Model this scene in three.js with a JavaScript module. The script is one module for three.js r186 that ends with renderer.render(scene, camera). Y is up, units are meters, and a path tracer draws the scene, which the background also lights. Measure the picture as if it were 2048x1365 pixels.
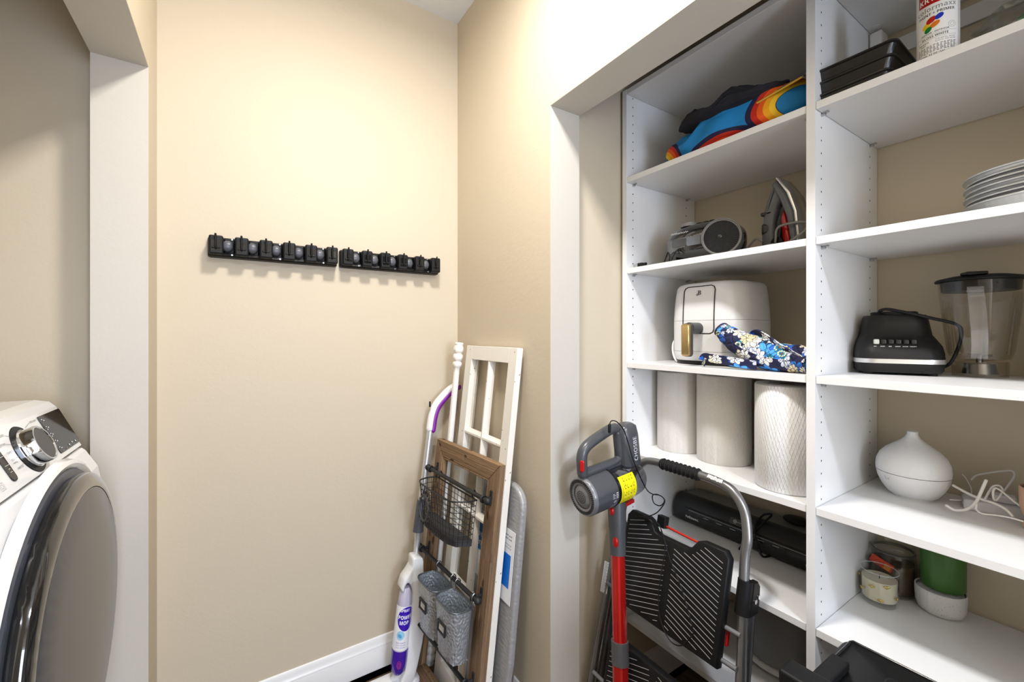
import * as THREE from 'three';
import { RoundedBoxGeometry } from 'three/addons/geometries/RoundedBoxGeometry.js';
import { mergeGeometries, mergeVertices, toCreasedNormals } from 'three/addons/utils/BufferGeometryUtils.js';
import { ImprovedNoise } from 'three/addons/math/ImprovedNoise.js';

// ---------------------------------------------------------------- camera, light, exposure
const scene = new THREE.Scene();
scene.background = new THREE.Color().setRGB(0.80, 0.90, 1.0);   // overcast daylight outside the rear window
const EYE = 1.38, YAW = THREE.MathUtils.degToRad(33.0), FOCAL = 848, CY = 669;
const camera = new THREE.PerspectiveCamera(2 * Math.atan(682.5 / FOCAL) * 180 / Math.PI, 2048 / 1365, 0.02, 30);
camera.position.set(0, EYE, 0);
camera.rotation.set(0, -YAW, 0);
camera.setViewOffset(2048, 1365, 0, 682.5 - CY, 2048, 1365);
const renderer = new THREE.WebGLRenderer({ antialias: true });
renderer.toneMapping = THREE.LinearToneMapping;
renderer.toneMappingExposure = 1.05;
renderer.shadowMap.enabled = true;
const LAMPS = [   // the two flush ceiling lamps: x, z, luminance of the disc, colour
  { x: 0.36, z: -0.72, nits: 240, color: 0xfbf6f0, warm: 'warm' },
  { x: 0.36, z: 1.05, nits: 270, color: 0xeaf1ff, warm: 'cool' },
];
const CEIL = 2.796;
const WINDOW = { x: 0.32, y: 1.45, w: 0.84, h: 1.15, nits: 19, color: 0xd9e7ff };   // daylight through the window behind the camera

// ---------------------------------------------------------------- helpers
let seed = 7;
const rnd = () => { seed = (seed + 0x6d2b79f5) | 0; let t = Math.imul(seed ^ (seed >>> 15), 1 | seed); t = (t + Math.imul(t ^ (t >>> 7), 61 | t)) ^ t; return ((t ^ (t >>> 14)) >>> 0) / 4294967296; };
const rr = (a, b) => a + (b - a) * rnd();
const perlin = new ImprovedNoise();
const nz = (x, y, z = 0) => perlin.noise(x + 31.7, y + 17.3, z + 5.1);
const V = (x, y, z) => new THREE.Vector3(x, y, z);
// a pixel of the 2048 x 1365 frame gives a direction; the plane it is cut with gives the place
function ray(u, v) { const a = (u - 1024) / FOCAL, b = (CY - v) / FOCAL, s = Math.sin(YAW), c = Math.cos(YAW); return V(a * c + s, b, a * s - c); }
const onX = (u, v, x) => { const d = ray(u, v); return d.multiplyScalar(x / d.x).add(V(0, EYE, 0)); };
const onZ = (u, v, z) => { const d = ray(u, v); return d.multiplyScalar(z / d.z).add(V(0, EYE, 0)); };
const onY = (u, v, y) => { const d = ray(u, v); return d.multiplyScalar((y - EYE) / d.y).add(V(0, EYE, 0)); };

const used = new Map();
function numbered(name) { const n = used.get(name) || 0; used.set(name, n + 1); return n ? name + '_' + String(n).padStart(3, '0') : name; }
function M(name, geo, mat, parent) {
  const g = Array.isArray(geo) ? merge(geo) : geo;
  const m = new THREE.Mesh(g, mat); m.name = parent ? name : numbered(name); m.castShadow = m.receiveShadow = true; (parent || scene).add(m); return m;
}
function thing(name, label, category, [x, y, z] = [0, 0, 0], turn = 0, group) {
  const o = new THREE.Group(); o.name = numbered(name); o.position.set(x, y, z); o.rotation.order = 'YXZ'; o.rotation.y = turn;
  o.userData = { label, category }; if (group) o.userData.group = group; scene.add(o); return o;
}
function tag(o, label, category, group) { o.userData.label = label; o.userData.category = category; if (group) o.userData.group = group; return o; }
function struct(name, geo, mat) { const m = M(name, geo, mat); m.userData.kind = 'structure'; return m; }
function merge(list) {
  const l = list.map((g) => { const h = g.index ? g.toNonIndexed() : g.clone(); for (const k of Object.keys(h.attributes)) if (!['position', 'normal', 'uv'].includes(k)) h.deleteAttribute(k); h.morphAttributes = {}; return h; });
  return mergeGeometries(l, false);
}
const at = (g, x = 0, y = 0, z = 0) => g.translate(x, y, z);
function box(w, h, d, x = 0, y = 0, z = 0, r = 0, seg = 2) { return at(r ? new RoundedBoxGeometry(w, h, d, seg, r) : new THREE.BoxGeometry(w, h, d), x, y, z); }
function span(x0, x1, y0, y1, z0, z1) { return uvm(box(x1 - x0, y1 - y0, z1 - z0, (x0 + x1) / 2, (y0 + y1) / 2, (z0 + z1) / 2)); }
function uvm(g, k = 1) {   // box-projected uv in metres
  const h = g.index ? g.toNonIndexed() : g; const p = h.attributes.position, n = h.attributes.normal, uv = new Float32Array(p.count * 2);
  for (let i = 0; i < p.count; i++) {
    const ax = Math.abs(n.getX(i)), ay = Math.abs(n.getY(i)), az = Math.abs(n.getZ(i));
    const [a, b] = ax >= ay && ax >= az ? [p.getZ(i), p.getY(i)] : ay >= az ? [p.getX(i), p.getZ(i)] : [p.getX(i), p.getY(i)];
    uv[2 * i] = a * k; uv[2 * i + 1] = b * k;
  }
  h.setAttribute('uv', new THREE.BufferAttribute(uv, 2)); return h;
}
function cyl(r0, r1, h, x = 0, y = 0, z = 0, axis = 'y', seg = 32, open = false) {
  const g = new THREE.CylinderGeometry(r1, r0, h, seg, 1, open); if (axis === 'x') g.rotateZ(-Math.PI / 2); if (axis === 'z') g.rotateX(Math.PI / 2); return at(g, x, y, z);
}
function lathe(pts, seg = 48, axis = 'y') {
  let g = new THREE.LatheGeometry(pts.map(([r, y]) => new THREE.Vector2(Math.max(r, 1e-5), y)), seg); g = toCreasedNormals(g, 0.7);
  if (axis === 'z') g.rotateX(Math.PI / 2); if (axis === 'x') g.rotateZ(-Math.PI / 2); return g;
}
const ball = (r, x = 0, y = 0, z = 0, sx = 1, sy = 1, sz = 1, w = 24, h = 16) => at(new THREE.SphereGeometry(r, w, h).scale(sx, sy, sz), x, y, z);
function tube(pts, r, closed = false, radial = 10, seg = 0, tension = 0.5) {
  const c = new THREE.CatmullRomCurve3(pts.map((p) => (p.isVector3 ? p : V(...p))), closed, 'catmullrom', tension);
  const g = new THREE.TubeGeometry(c, seg || pts.length * 8, r, radial, closed);
  if (closed) return g;
  const a = c.getPoint(0), b = c.getPoint(1), s = (q) => at(new THREE.SphereGeometry(r, radial, 6), q.x, q.y, q.z);
  return merge([g, s(a), s(b)]);
}
function rod(a, b, r, r2 = r, seg = 16) {
  a = a.isVector3 ? a : V(...a); b = b.isVector3 ? b : V(...b); const d = b.clone().sub(a), g = new THREE.CylinderGeometry(r2, r, d.length(), seg);
  g.applyQuaternion(new THREE.Quaternion().setFromUnitVectors(V(0, 1, 0), d.clone().normalize())); const m = a.clone().add(b).multiplyScalar(0.5); return at(g, m.x, m.y, m.z);
}
function shapeOf(pts, holes = []) { const s = new THREE.Shape(pts.map(([x, y]) => new THREE.Vector2(x, y))); for (const h of holes) s.holes.push(new THREE.Path(h.map(([x, y]) => new THREE.Vector2(x, y)))); return s; }
function ext(pts, depth, bevel = 0, holes = [], steps = 2) {
  const g = new THREE.ExtrudeGeometry(pts.isShape || pts instanceof THREE.Shape ? pts : shapeOf(pts, holes), { depth: depth - 2 * bevel, bevelEnabled: bevel > 0, bevelThickness: bevel, bevelSize: bevel, bevelOffset: -bevel, bevelSegments: steps, curveSegments: 8 });
  g.translate(0, 0, bevel); return g;
}
function rrect(w, h, r, cx = 0, cy = 0) { const s = new THREE.Shape(), x = cx - w / 2, y = cy - h / 2; s.moveTo(x + r, y); s.lineTo(x + w - r, y); s.quadraticCurveTo(x + w, y, x + w, y + r); s.lineTo(x + w, y + h - r); s.quadraticCurveTo(x + w, y + h, x + w - r, y + h); s.lineTo(x + r, y + h); s.quadraticCurveTo(x, y + h, x, y + h - r); s.lineTo(x, y + r); s.quadraticCurveTo(x, y, x + r, y); return s; }
// rounded-rectangle sections {y, w, d, r, x, z} stacked along y
function loft(secs, k = 7, crease = 0.6, cap = true) {
  const ring = ({ w, d, r, x = 0, z = 0, y }) => {
    const o = []; r = Math.min(r, w / 2 - 1e-4, d / 2 - 1e-4);
    for (const [sx, sz, a0] of [[1, 1, 0], [-1, 1, 1], [-1, -1, 2], [1, -1, 3]]) for (let i = 0; i < k; i++) { const a = (a0 + i / (k - 1)) * Math.PI / 2; o.push(V(x + sx * (w / 2 - r) + r * Math.cos(a), y, z + sz * (d / 2 - r) + r * Math.sin(a))); }
    return o;
  };
  const rings = secs.map(ring), n = rings[0].length, pos = [], uv = [];
  const per = rings.map((R) => { const l = [0]; for (let i = 0; i < n; i++) l.push(l[i] + R[i].distanceTo(R[(i + 1) % n])); return l; });
  const put = (p, a, b) => { pos.push(p.x, p.y, p.z); uv.push(a, b); };
  for (let j = 0; j + 1 < rings.length; j++) for (let i = 0; i < n; i++) {
    const i2 = (i + 1) % n, A = rings[j][i], B = rings[j][i2], C = rings[j + 1][i2], D = rings[j + 1][i], L = per[j][n], L2 = per[j + 1][n];
    const ua = per[j][i] / L, ub = per[j][i + 1] / L, ud = per[j + 1][i] / L2, uc = per[j + 1][i + 1] / L2, va = j / (rings.length - 1), vb = (j + 1) / (rings.length - 1);
    put(A, ua, va); put(D, ud, vb); put(B, ub, va); put(B, ub, va); put(D, ud, vb); put(C, uc, vb);
  }
  if (cap) for (const [R, up] of [[rings[0], false], [rings[rings.length - 1], true]]) {
    const c = R.reduce((s, p) => s.add(p), V(0, 0, 0)).divideScalar(n);
    for (let i = 0; i < n; i++) { const A = R[i], B = R[(i + 1) % n]; if (up) { put(A, 0, 0); put(c, 0, 0); put(B, 0, 0); } else { put(A, 0, 0); put(B, 0, 0); put(c, 0, 0); } }
  }
  const g = new THREE.BufferGeometry(); g.setAttribute('position', new THREE.Float32BufferAttribute(pos, 3)); g.setAttribute('uv', new THREE.Float32BufferAttribute(uv, 2)); g.computeVertexNormals();
  return toCreasedNormals(g, crease);
}
// a smooth lump: function of two angles
function lump(fn, nu = 48, nv = 24) {
  const g = new THREE.SphereGeometry(1, nu, nv), p = g.attributes.position;
  for (let i = 0; i < p.count; i++) { const q = fn(V(p.getX(i), p.getY(i), p.getZ(i))); p.setXYZ(i, q.x, q.y, q.z); }
  g.computeVertexNormals();   // join the seam
  const n = g.attributes.normal; for (let j = 0; j <= nv; j++) { const a = j * (nu + 1), b = a + nu; const s = V(n.getX(a) + n.getX(b), n.getY(a) + n.getY(b), n.getZ(a) + n.getZ(b)).normalize(); n.setXYZ(a, s.x, s.y, s.z); n.setXYZ(b, s.x, s.y, s.z); }
  return g;
}
// a flat band swept along points
function band(pts, w, t, up = V(0, 0, 1), seg = 60) {
  const c = new THREE.CatmullRomCurve3(pts.map((p) => (p.isVector3 ? p : V(...p)))), pos = [], uv = [], R = [];
  for (let i = 0; i <= seg; i++) { const p = c.getPoint(i / seg), T = c.getTangent(i / seg), W = (typeof up === 'function' ? up(i / seg) : up).clone().addScaledVector(T, -T.dot(typeof up === 'function' ? up(i / seg) : up)).normalize(), N = T.clone().cross(W).normalize();
    R.push([[w / 2, t / 2], [-w / 2, t / 2], [-w / 2, -t / 2], [w / 2, -t / 2]].map(([a, b]) => p.clone().addScaledVector(W, a).addScaledVector(N, b))); }
  const L = c.getLength(), put = (p, a, b) => { pos.push(p.x, p.y, p.z); uv.push(a, b); };
  for (let i = 0; i < seg; i++) for (let k = 0; k < 4; k++) { const A = R[i][k], B = R[i][(k + 1) % 4], C = R[i + 1][(k + 1) % 4], D = R[i + 1][k], v0 = i / seg * L, v1 = (i + 1) / seg * L, wide = k % 2 ? 0.02 : w; put(A, v0, 0); put(D, v1, 0); put(B, v0, wide); put(B, v0, wide); put(D, v1, 0); put(C, v1, wide); }
  for (const [r, f] of [[R[0], 1], [R[seg], 0]]) { const o = f ? [0, 1, 2, 0, 2, 3] : [0, 2, 1, 0, 3, 2]; for (const k of o) put(r[k], 0, 0); }
  const g = new THREE.BufferGeometry(); g.setAttribute('position', new THREE.Float32BufferAttribute(pos, 3)); g.setAttribute('uv', new THREE.Float32BufferAttribute(uv, 2)); g.computeVertexNormals(); return toCreasedNormals(g, 0.7);
}
// textures
function canvasTex(w, h, draw, wrap = false) {
  const c = document.createElement('canvas'); c.width = w; c.height = h; draw(c.getContext('2d'), w, h);
  const t = new THREE.CanvasTexture(c); t.colorSpace = THREE.SRGBColorSpace; if (wrap) t.wrapS = t.wrapT = THREE.RepeatWrapping; t.anisotropy = 8; return t;
}
function dataTex(n, fn, rep = 1) {   // grey relief map, repeats once per metre / rep
  const d = new Uint8Array(n * n * 4); for (let j = 0; j < n; j++) for (let i = 0; i < n; i++) { const v = Math.max(0, Math.min(255, 255 * fn(i / n, j / n, i, j))); d.set([v, v, v, 255], (j * n + i) * 4); }
  const t = new THREE.DataTexture(d, n, n); t.magFilter = THREE.LinearFilter; t.minFilter = THREE.LinearMipmapLinearFilter; t.generateMipmaps = true; t.wrapS = t.wrapT = THREE.RepeatWrapping; t.repeat.set(rep, rep); t.needsUpdate = true; return t;
}
const tile = (fn) => (x, y) => { const a = fn(x, y), b = fn(x - 1, y), c = fn(x, y - 1), d = fn(x - 1, y - 1); const s = (t) => t * t * (3 - 2 * t), u = s(x), v = s(y); return (a * (1 - u) + b * u) * (1 - v) + (c * (1 - u) + d * u) * v; };
const std = (color, rough = 0.6, metal = 0, more = {}) => new THREE.MeshStandardMaterial({ color, roughness: rough, metalness: metal, ...more });
const phys = (color, rough, more = {}) => new THREE.MeshPhysicalMaterial({ color, roughness: rough, ...more });
const lin = (r, g, b) => new THREE.Color().setRGB(r, g, b);
function decal(w, h, pw, ph, draw, mat = {}) { const t = canvasTex(pw, ph, draw); const m = std(0xffffff, mat.rough ?? 0.5, 0, { map: t, transparent: true }); return [new THREE.PlaneGeometry(w, h), m]; }
const text = (g, s, x, y, size, color, o = {}) => { g.save(); g.translate(x, y); if (o.rot) g.rotate(o.rot); if (o.sx) g.scale(o.sx, 1); g.font = (o.style || 'bold') + ' ' + size + 'px ' + (o.font || 'sans-serif'); g.textAlign = o.align || 'center'; g.textBaseline = 'middle'; g.fillStyle = color; g.fillText(s, 0, 0); g.restore(); };

// ---------------------------------------------------------------- materials
const peel = dataTex(256, (x, y) => 0.5 + 0.28 * tile((a, b) => nz(a * 26, b * 26))(x, y) + 0.2 * tile((a, b) => nz(a * 60, b * 60, 9))(x, y), 2.4);
const fine = dataTex(128, () => rr(0.2, 0.8), 9);
const MAT = {
  wall: std(lin(0.590, 0.512, 0.388), 0.62, 0, { bumpMap: peel, bumpScale: 0.0006 }),
  jamb: std(lin(0.575, 0.540, 0.475), 0.5, 0, { bumpMap: peel, bumpScale: 0.0005 }),
  ceiling: std(lin(0.80, 0.82, 0.84), 0.9, 0, { bumpMap: peel, bumpScale: 0.0008 }),
  trim: std(lin(0.78, 0.78, 0.77), 0.28),
  melamine: std(lin(0.81, 0.81, 0.805), 0.33, 0, { bumpMap: fine, bumpScale: 0.00006 }),
  particle: std(lin(0.10, 0.085, 0.065), 0.95),
  steel: std(0xb9babd, 0.28, 1),
  chrome: std(0xe2e4e8, 0.06, 1),
  blackPlastic: phys(lin(0.0085, 0.0085, 0.009), 0.42, { specularIntensity: 0.5, bumpMap: fine, bumpScale: 0.0001 }),
  blackGloss: std(lin(0.010, 0.010, 0.011), 0.1),
  rubber: phys(lin(0.012, 0.012, 0.013), 0.7, { specularIntensity: 0.5 }),
  whitePlastic: std(lin(0.80, 0.80, 0.79), 0.3),
  whiteGloss: phys(lin(0.82, 0.82, 0.82), 0.16, { clearcoat: 0.6, clearcoatRoughness: 0.08 }),
  red: std(lin(0.50, 0.012, 0.012), 0.25, 0.2),
  darkGrey: std(lin(0.075, 0.078, 0.085), 0.32),
  midGrey: std(lin(0.16, 0.165, 0.175), 0.4),
};
// ---------------------------------------------------------------- the setting
const XR = 0.845, TH = 0.1225, ZB = -1.757, ZJ = -1.074, YH = 2.115, XL = -0.214, ZJL = -1.602, YHL = 2.153;
const XC = 1.604, ZE = -1.10, REAR = 2.05, ZEND = 0.765, ALC_X = -1.16, ALC_Z = -1.715, ALC_R = 0.06;
struct('floor', span(ALC_X - 0.12, XC + 0.12, -0.12, -0.012, ZB - 0.12, REAR + 0.12), std(lin(0.05, 0.035, 0.025), 0.8));
{ // floor boards running along z, three tones
  const grain = (base, n) => canvasTex(128, 512, (g, w, h) => { g.fillStyle = base; g.fillRect(0, 0, w, h); for (let i = 0; i < 260; i++) { g.globalAlpha = rr(0.05, 0.25); g.strokeStyle = rnd() < 0.6 ? '#1c120c' : '#8a6a50'; g.lineWidth = rr(0.5, 2); const x = rr(0, w), k = rr(-6, 6); g.beginPath(); g.moveTo(x, 0); g.bezierCurveTo(x + k, h / 3, x - k, 2 * h / 3, x + k, h); g.stroke(); } }, true);
  const mats = ['#6b5342', '#5e4838', '#78604d'].map((c, i) => std(0xffffff, 0.42, 0, { map: grain(c, i) }));
  const floor = scene.children.find((o) => o.name === 'floor');
  let k = 0;
  for (let x = XL - 0.13; x < XC; x += 0.127) {
    let z = ZB - rr(0, 0.5); while (z < REAR) { const l = rr(0.7, 1.3), z0 = Math.max(z, ZB), z1 = Math.min(z + l, REAR); if (z1 - z0 > 0.05) M('plank', box(Math.min(0.125, XC - x), 0.012, z1 - z0 - 0.002, x + Math.min(0.125, XC - x) / 2, -0.006, (z0 + z1) / 2), mats[k++ % 3], floor); z += l; }
  }
}
struct('ceiling', span(ALC_X - 0.12, XC + 0.12, CEIL, CEIL + 0.12, ZB - 0.12, REAR + 0.12), MAT.ceiling);
struct('wall_back', span(XL - TH, XC + 0.12, 0, CEIL, ZB - 0.12, ZB), MAT.wall);
// right wall: pier by the corner, header over the closet opening, rest behind the camera
struct('wall_right', [span(XR, XR + TH - 0.0015, 0, CEIL, ZB, ZJ - 0.0015), span(XR, XR + TH, YH + 0.0015, CEIL, ZJ - 0.0015, ZEND), span(XR, XR + TH, 0, CEIL, ZEND, REAR)].map((g) => uvm(g)), MAT.wall);
struct('trim_1', [span(XR + 0.0005, XR + TH, 0, YH, ZJ - 0.0015, ZJ), span(XR + 0.0005, XR + TH, YH, YH + 0.0015, ZJ, ZEND)], MAT.jamb);
// closet
struct('wall_closet_end', [span(XR + TH, XC + 0.12, 0, CEIL, ZB, ZE), span(XR + TH, XC + 0.12, 0, CEIL, ZEND + 0.02, ZEND + 0.14)], MAT.wall);
struct('wall_closet_back', span(XC, XC + 0.12, 0, CEIL, ZE, ZEND + 0.02), MAT.wall);
// left wall with the laundry opening
struct('wall_left', [span(XL - TH + 0.0015, XL, 0, CEIL, ZB, ZJL - 0.0015), span(XL - TH, XL, YHL + 0.0015, CEIL, ZJL, ALC_R), span(XL - TH, XL, 0, CEIL, ALC_R, REAR)], MAT.wall);
struct('trim_2', [span(XL - TH, XL - 0.0005, 0, YHL, ZJL - 0.0015, ZJL), span(XL - TH, XL - 0.0005, YHL, YHL + 0.0015, ZJL, ALC_R)], MAT.jamb);
struct('wall_alcove_end', [span(ALC_X, XL - TH, 0, CEIL, ALC_Z - 0.12, ALC_Z), span(ALC_X, XL - TH, 0, CEIL, ALC_R, ALC_R + 0.12)], MAT.wall);
struct('wall_alcove_back', span(ALC_X - 0.12, ALC_X, 0, CEIL, ALC_Z - 0.12, ALC_R + 0.12), MAT.wall);
{ // rear wall with a sash window behind the camera; daylight comes in through it
  const { x, y, w, h, nits, color } = WINDOW, x0 = x - w / 2, x1 = x + w / 2, y0 = y - h / 2, y1 = y + h / 2;
  struct('wall_rear', [span(XL - TH, x0, 0, CEIL, REAR, REAR + 0.12), span(x1, XR + TH, 0, CEIL, REAR, REAR + 0.12), span(x0, x1, 0, y0, REAR, REAR + 0.12), span(x0, x1, y1, CEIL, REAR, REAR + 0.12)], MAT.wall);
  const d = new THREE.Group(); d.name = 'window_1'; d.userData = { kind: 'structure' }; d.position.set(x, y, REAR); scene.add(d);
  for (const k of [-1, 1]) { M('window_casing', box(0.07, h + 0.14, 0.018, k * (w / 2 + 0.035), 0, -0.009, 0.003), MAT.trim, d); M('window_casing', box(w, 0.07, 0.018, 0, k * (h / 2 + 0.035), -0.009, 0.003), MAT.trim, d); M('window_frame', box(0.035, h, 0.05, k * (w / 2 - 0.0175), 0, 0.06), MAT.trim, d); M('window_frame', box(w - 0.07, 0.035, 0.05, 0, k * (h / 2 - 0.0175), 0.06), MAT.trim, d); }
  M('meeting_rail', box(w - 0.07, 0.04, 0.04, 0, 0, 0.06), MAT.trim, d);
  for (const k of [-1, 1]) M('window_pane', box(w - 0.07, h / 2 - 0.055, 0.004, 0, k * (h / 4 - 0.008), 0.06), phys(0xffffff, 0, { transmission: 1, thickness: 0 }), d);
  const l = new THREE.RectAreaLight(color, nits, w - 0.08, h - 0.08); l.position.set(x, y, REAR - 0.03); l.lookAt(x, y, 0); scene.add(l);
}
// baseboards: one moulded profile
function baseboard(name, a, b, out) {   // from a to b (x, z), out = direction into the room
  const prof = [[0, 0], [0.017, 0], [0.017, 0.098], [0.0145, 0.104], [0.0145, 0.110], [0.010, 0.118], [0.0085, 0.130], [0.005, 0.139], [0, 0.142]];
  const A = V(a[0], 0, a[1]), B = V(b[0], 0, b[1]), L = A.distanceTo(B), g = ext(prof, L);
  const ez = B.clone().sub(A).normalize(), ex = V(out[0], 0, out[1]), m = new THREE.Matrix4().makeBasis(ex, V(0, 1, 0), ez).setPosition(A);
  let h = g; h.applyMatrix4(m); if (m.determinant() < 0) { h = h.toNonIndexed ? (h.index ? h.toNonIndexed() : h) : h; const p = h.attributes.position; for (let i = 0; i < p.count; i += 3) { const t = [p.getX(i + 1), p.getY(i + 1), p.getZ(i + 1)]; p.setXYZ(i + 1, p.getX(i + 2), p.getY(i + 2), p.getZ(i + 2)); p.setXYZ(i + 2, ...t); } h.computeVertexNormals(); }
  const o = struct(name, toCreasedNormals(h, 0.5), MAT.trim);
  const shoe = ext([[0.017, 0], [0.029, 0], [0.028, 0.007], [0.024, 0.014], [0.017, 0.018]], L); shoe.applyMatrix4(m); M('shoe_moulding', shoe, MAT.trim, o); return o;
}
baseboard('baseboard_back', [XL, ZB], [XR, ZB], [0, 1]);
baseboard('baseboard_right', [XR, ZB + 0.017], [XR, ZJ], [-1, 0]);
baseboard('baseboard_closet', [XR + TH, ZE], [XC, ZE], [0, 1]);
baseboard('baseboard_closet_back', [XC, ZE + 0.017], [XC, ZEND], [-1, 0]);

// ceiling lamps: white pan, frosted glass dome, finial, with the light inside the dome
for (const L of LAMPS) {
  const t = thing('ceiling_lamp', L.warm === 'warm' ? 'flush round ceiling lamp between the closet and laundry openings' : 'flush round ceiling lamp near the rear window', 'lamp', [L.x, CEIL, L.z], 0, 'flush ceiling lamps');
  M('pan', lathe([[0, -0.001], [0.160, -0.001], [0.160, -0.07], [0.152, -0.082], [0.128, -0.084], [0.128, -0.078], [0, -0.078]], 56), MAT.trim, t);
  M('diffuser_disc', cyl(0.127, 0.127, 0.006, 0, -0.080, 0, 'y', 56), std(0xffffff, 0.5, 0, { emissive: L.color, emissiveIntensity: 1.2 }), t);
  const p = new THREE.RectAreaLight(L.color, L.nits, 0.2, 0.2); p.position.set(0, -0.0875, 0); p.rotation.x = -Math.PI / 2; t.add(p);
}

// ---------------------------------------------------------------- closet shelving
const XF = 1.191, XBK = 1.600, T = 0.0195, ZP = [-1.067, -0.467, 0.133, 0.733];   // right faces of the four uprights
const SH = { a: 1.951, b: 1.6195, c: 1.2775, d: 0.9545, e: 0.6575, f: 0.352 };
{
  const unit = thing('closet_shelving', 'white melamine wall-hung closet shelving with drilled uprights and adjustable shelves', 'shelving', [XF, 0, -0.467]);
  const y0 = 0.325, y1 = 2.272, D = XBK - XF;
  const holes = []; for (let y = y0 + 0.035; y < y1 - 0.02; y += 0.032) for (const x of [0.033, 0.352]) holes.push(Array.from({ length: 8 }, (_, i) => [x + 0.0027 * Math.cos(-i * Math.PI / 4), y + 0.0027 * Math.sin(-i * Math.PI / 4)]));
  const drilled = ext([[0, y0], [D, y0], [D, y1], [0, y1]], 0.008, 0, holes);
  const liningMat = MAT.particle.clone(); liningMat.side = THREE.DoubleSide;
  ZP.forEach((z, i) => {
    const zz = z - unit.position.z;
    const g = i === 0 ? [drilled.clone().translate(0, 0, zz - 0.008), box(D, y1 - y0, 0.008, D / 2, (y0 + y1) / 2, zz - T + 0.004)] : [drilled.clone().translate(0, 0, zz - 0.008), drilled.clone().translate(0, 0, zz - T)];
    const u = M('upright', g, MAT.melamine, unit);
    const lining = merge(holes.flatMap((h) => (i === 0 ? [1] : [1, -1]).map((k) => cyl(0.0026, 0.0026, 0.0078, h[0][0] - 0.0027, h[0][1], zz - T / 2 + k * (T / 2 - 0.0041), 'z', 8, true))));
    M('hole_lining', lining, liningMat, u).userData.kind = 'stuff';
    M('panel_core', box(D - 0.002, y1 - y0 - 0.002, i === 0 ? 0.0035 : 0.0035, D / 2, (y0 + y1) / 2, zz - T / 2), MAT.particle, u);
    M('edge_band', box(0.0012, y1 - y0, T, -0.0006, (y0 + y1) / 2, zz - T / 2), MAT.melamine, u);
  });
  const pin = merge([cyl(0.0035, 0.0035, 0.011, 0, 0, 0, 'z', 10), box(0.007, 0.003, 0.012, 0, 0.0035, 0.006)]);
  for (let b = 0; b < 3; b++) {
    const z0 = ZP[b] - unit.position.z + 0.0008, z1 = ZP[b + 1] - T - unit.position.z - 0.0008;
    const levels = [...Object.values(SH)]; 
    for (const y of levels) {
      const s = M('shelf', box(D - 0.001, 0.0190, z1 - z0, D / 2, y - 0.0095, (z0 + z1) / 2, 0.0012, 1), MAT.melamine, unit);
      for (const x of [0.033, 0.352]) for (const [zz, r] of [[z0, 0], [z1, Math.PI]]) M('shelf_pin', pin.clone().rotateY(r).translate(x, y - 0.0245, zz + (r ? -0.003 : 0.003)), MAT.steel, s);
    }
    M('top_board', box(D, 0.019, z1 - z0, D / 2, 2.253 + 0.0095, (z0 + z1) / 2, 0.0012, 1), MAT.melamine, unit);
    for (const x of [0.035, 0.33]) for (const zz of [z0 + 0.02, z1 - 0.02]) M('cam_cover', cyl(0.009, 0.009, 0.002, x, 2.2525, zz, 'y', 16).scale(1, 1, 1), MAT.whitePlastic, unit);
    M('hanging_rail', box(0.006, 0.045, z1 - z0, D - 0.004, 2.208, (z0 + z1) / 2), MAT.melamine, unit);
    for (const [zz, k] of [[z0, 1], [z1, -1]]) M('bracket_cover', box(0.052, 0.048, 0.03, D - 0.045, 2.222, zz + k * 0.016, 0.006), MAT.whitePlastic, unit);
  }
}
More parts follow.
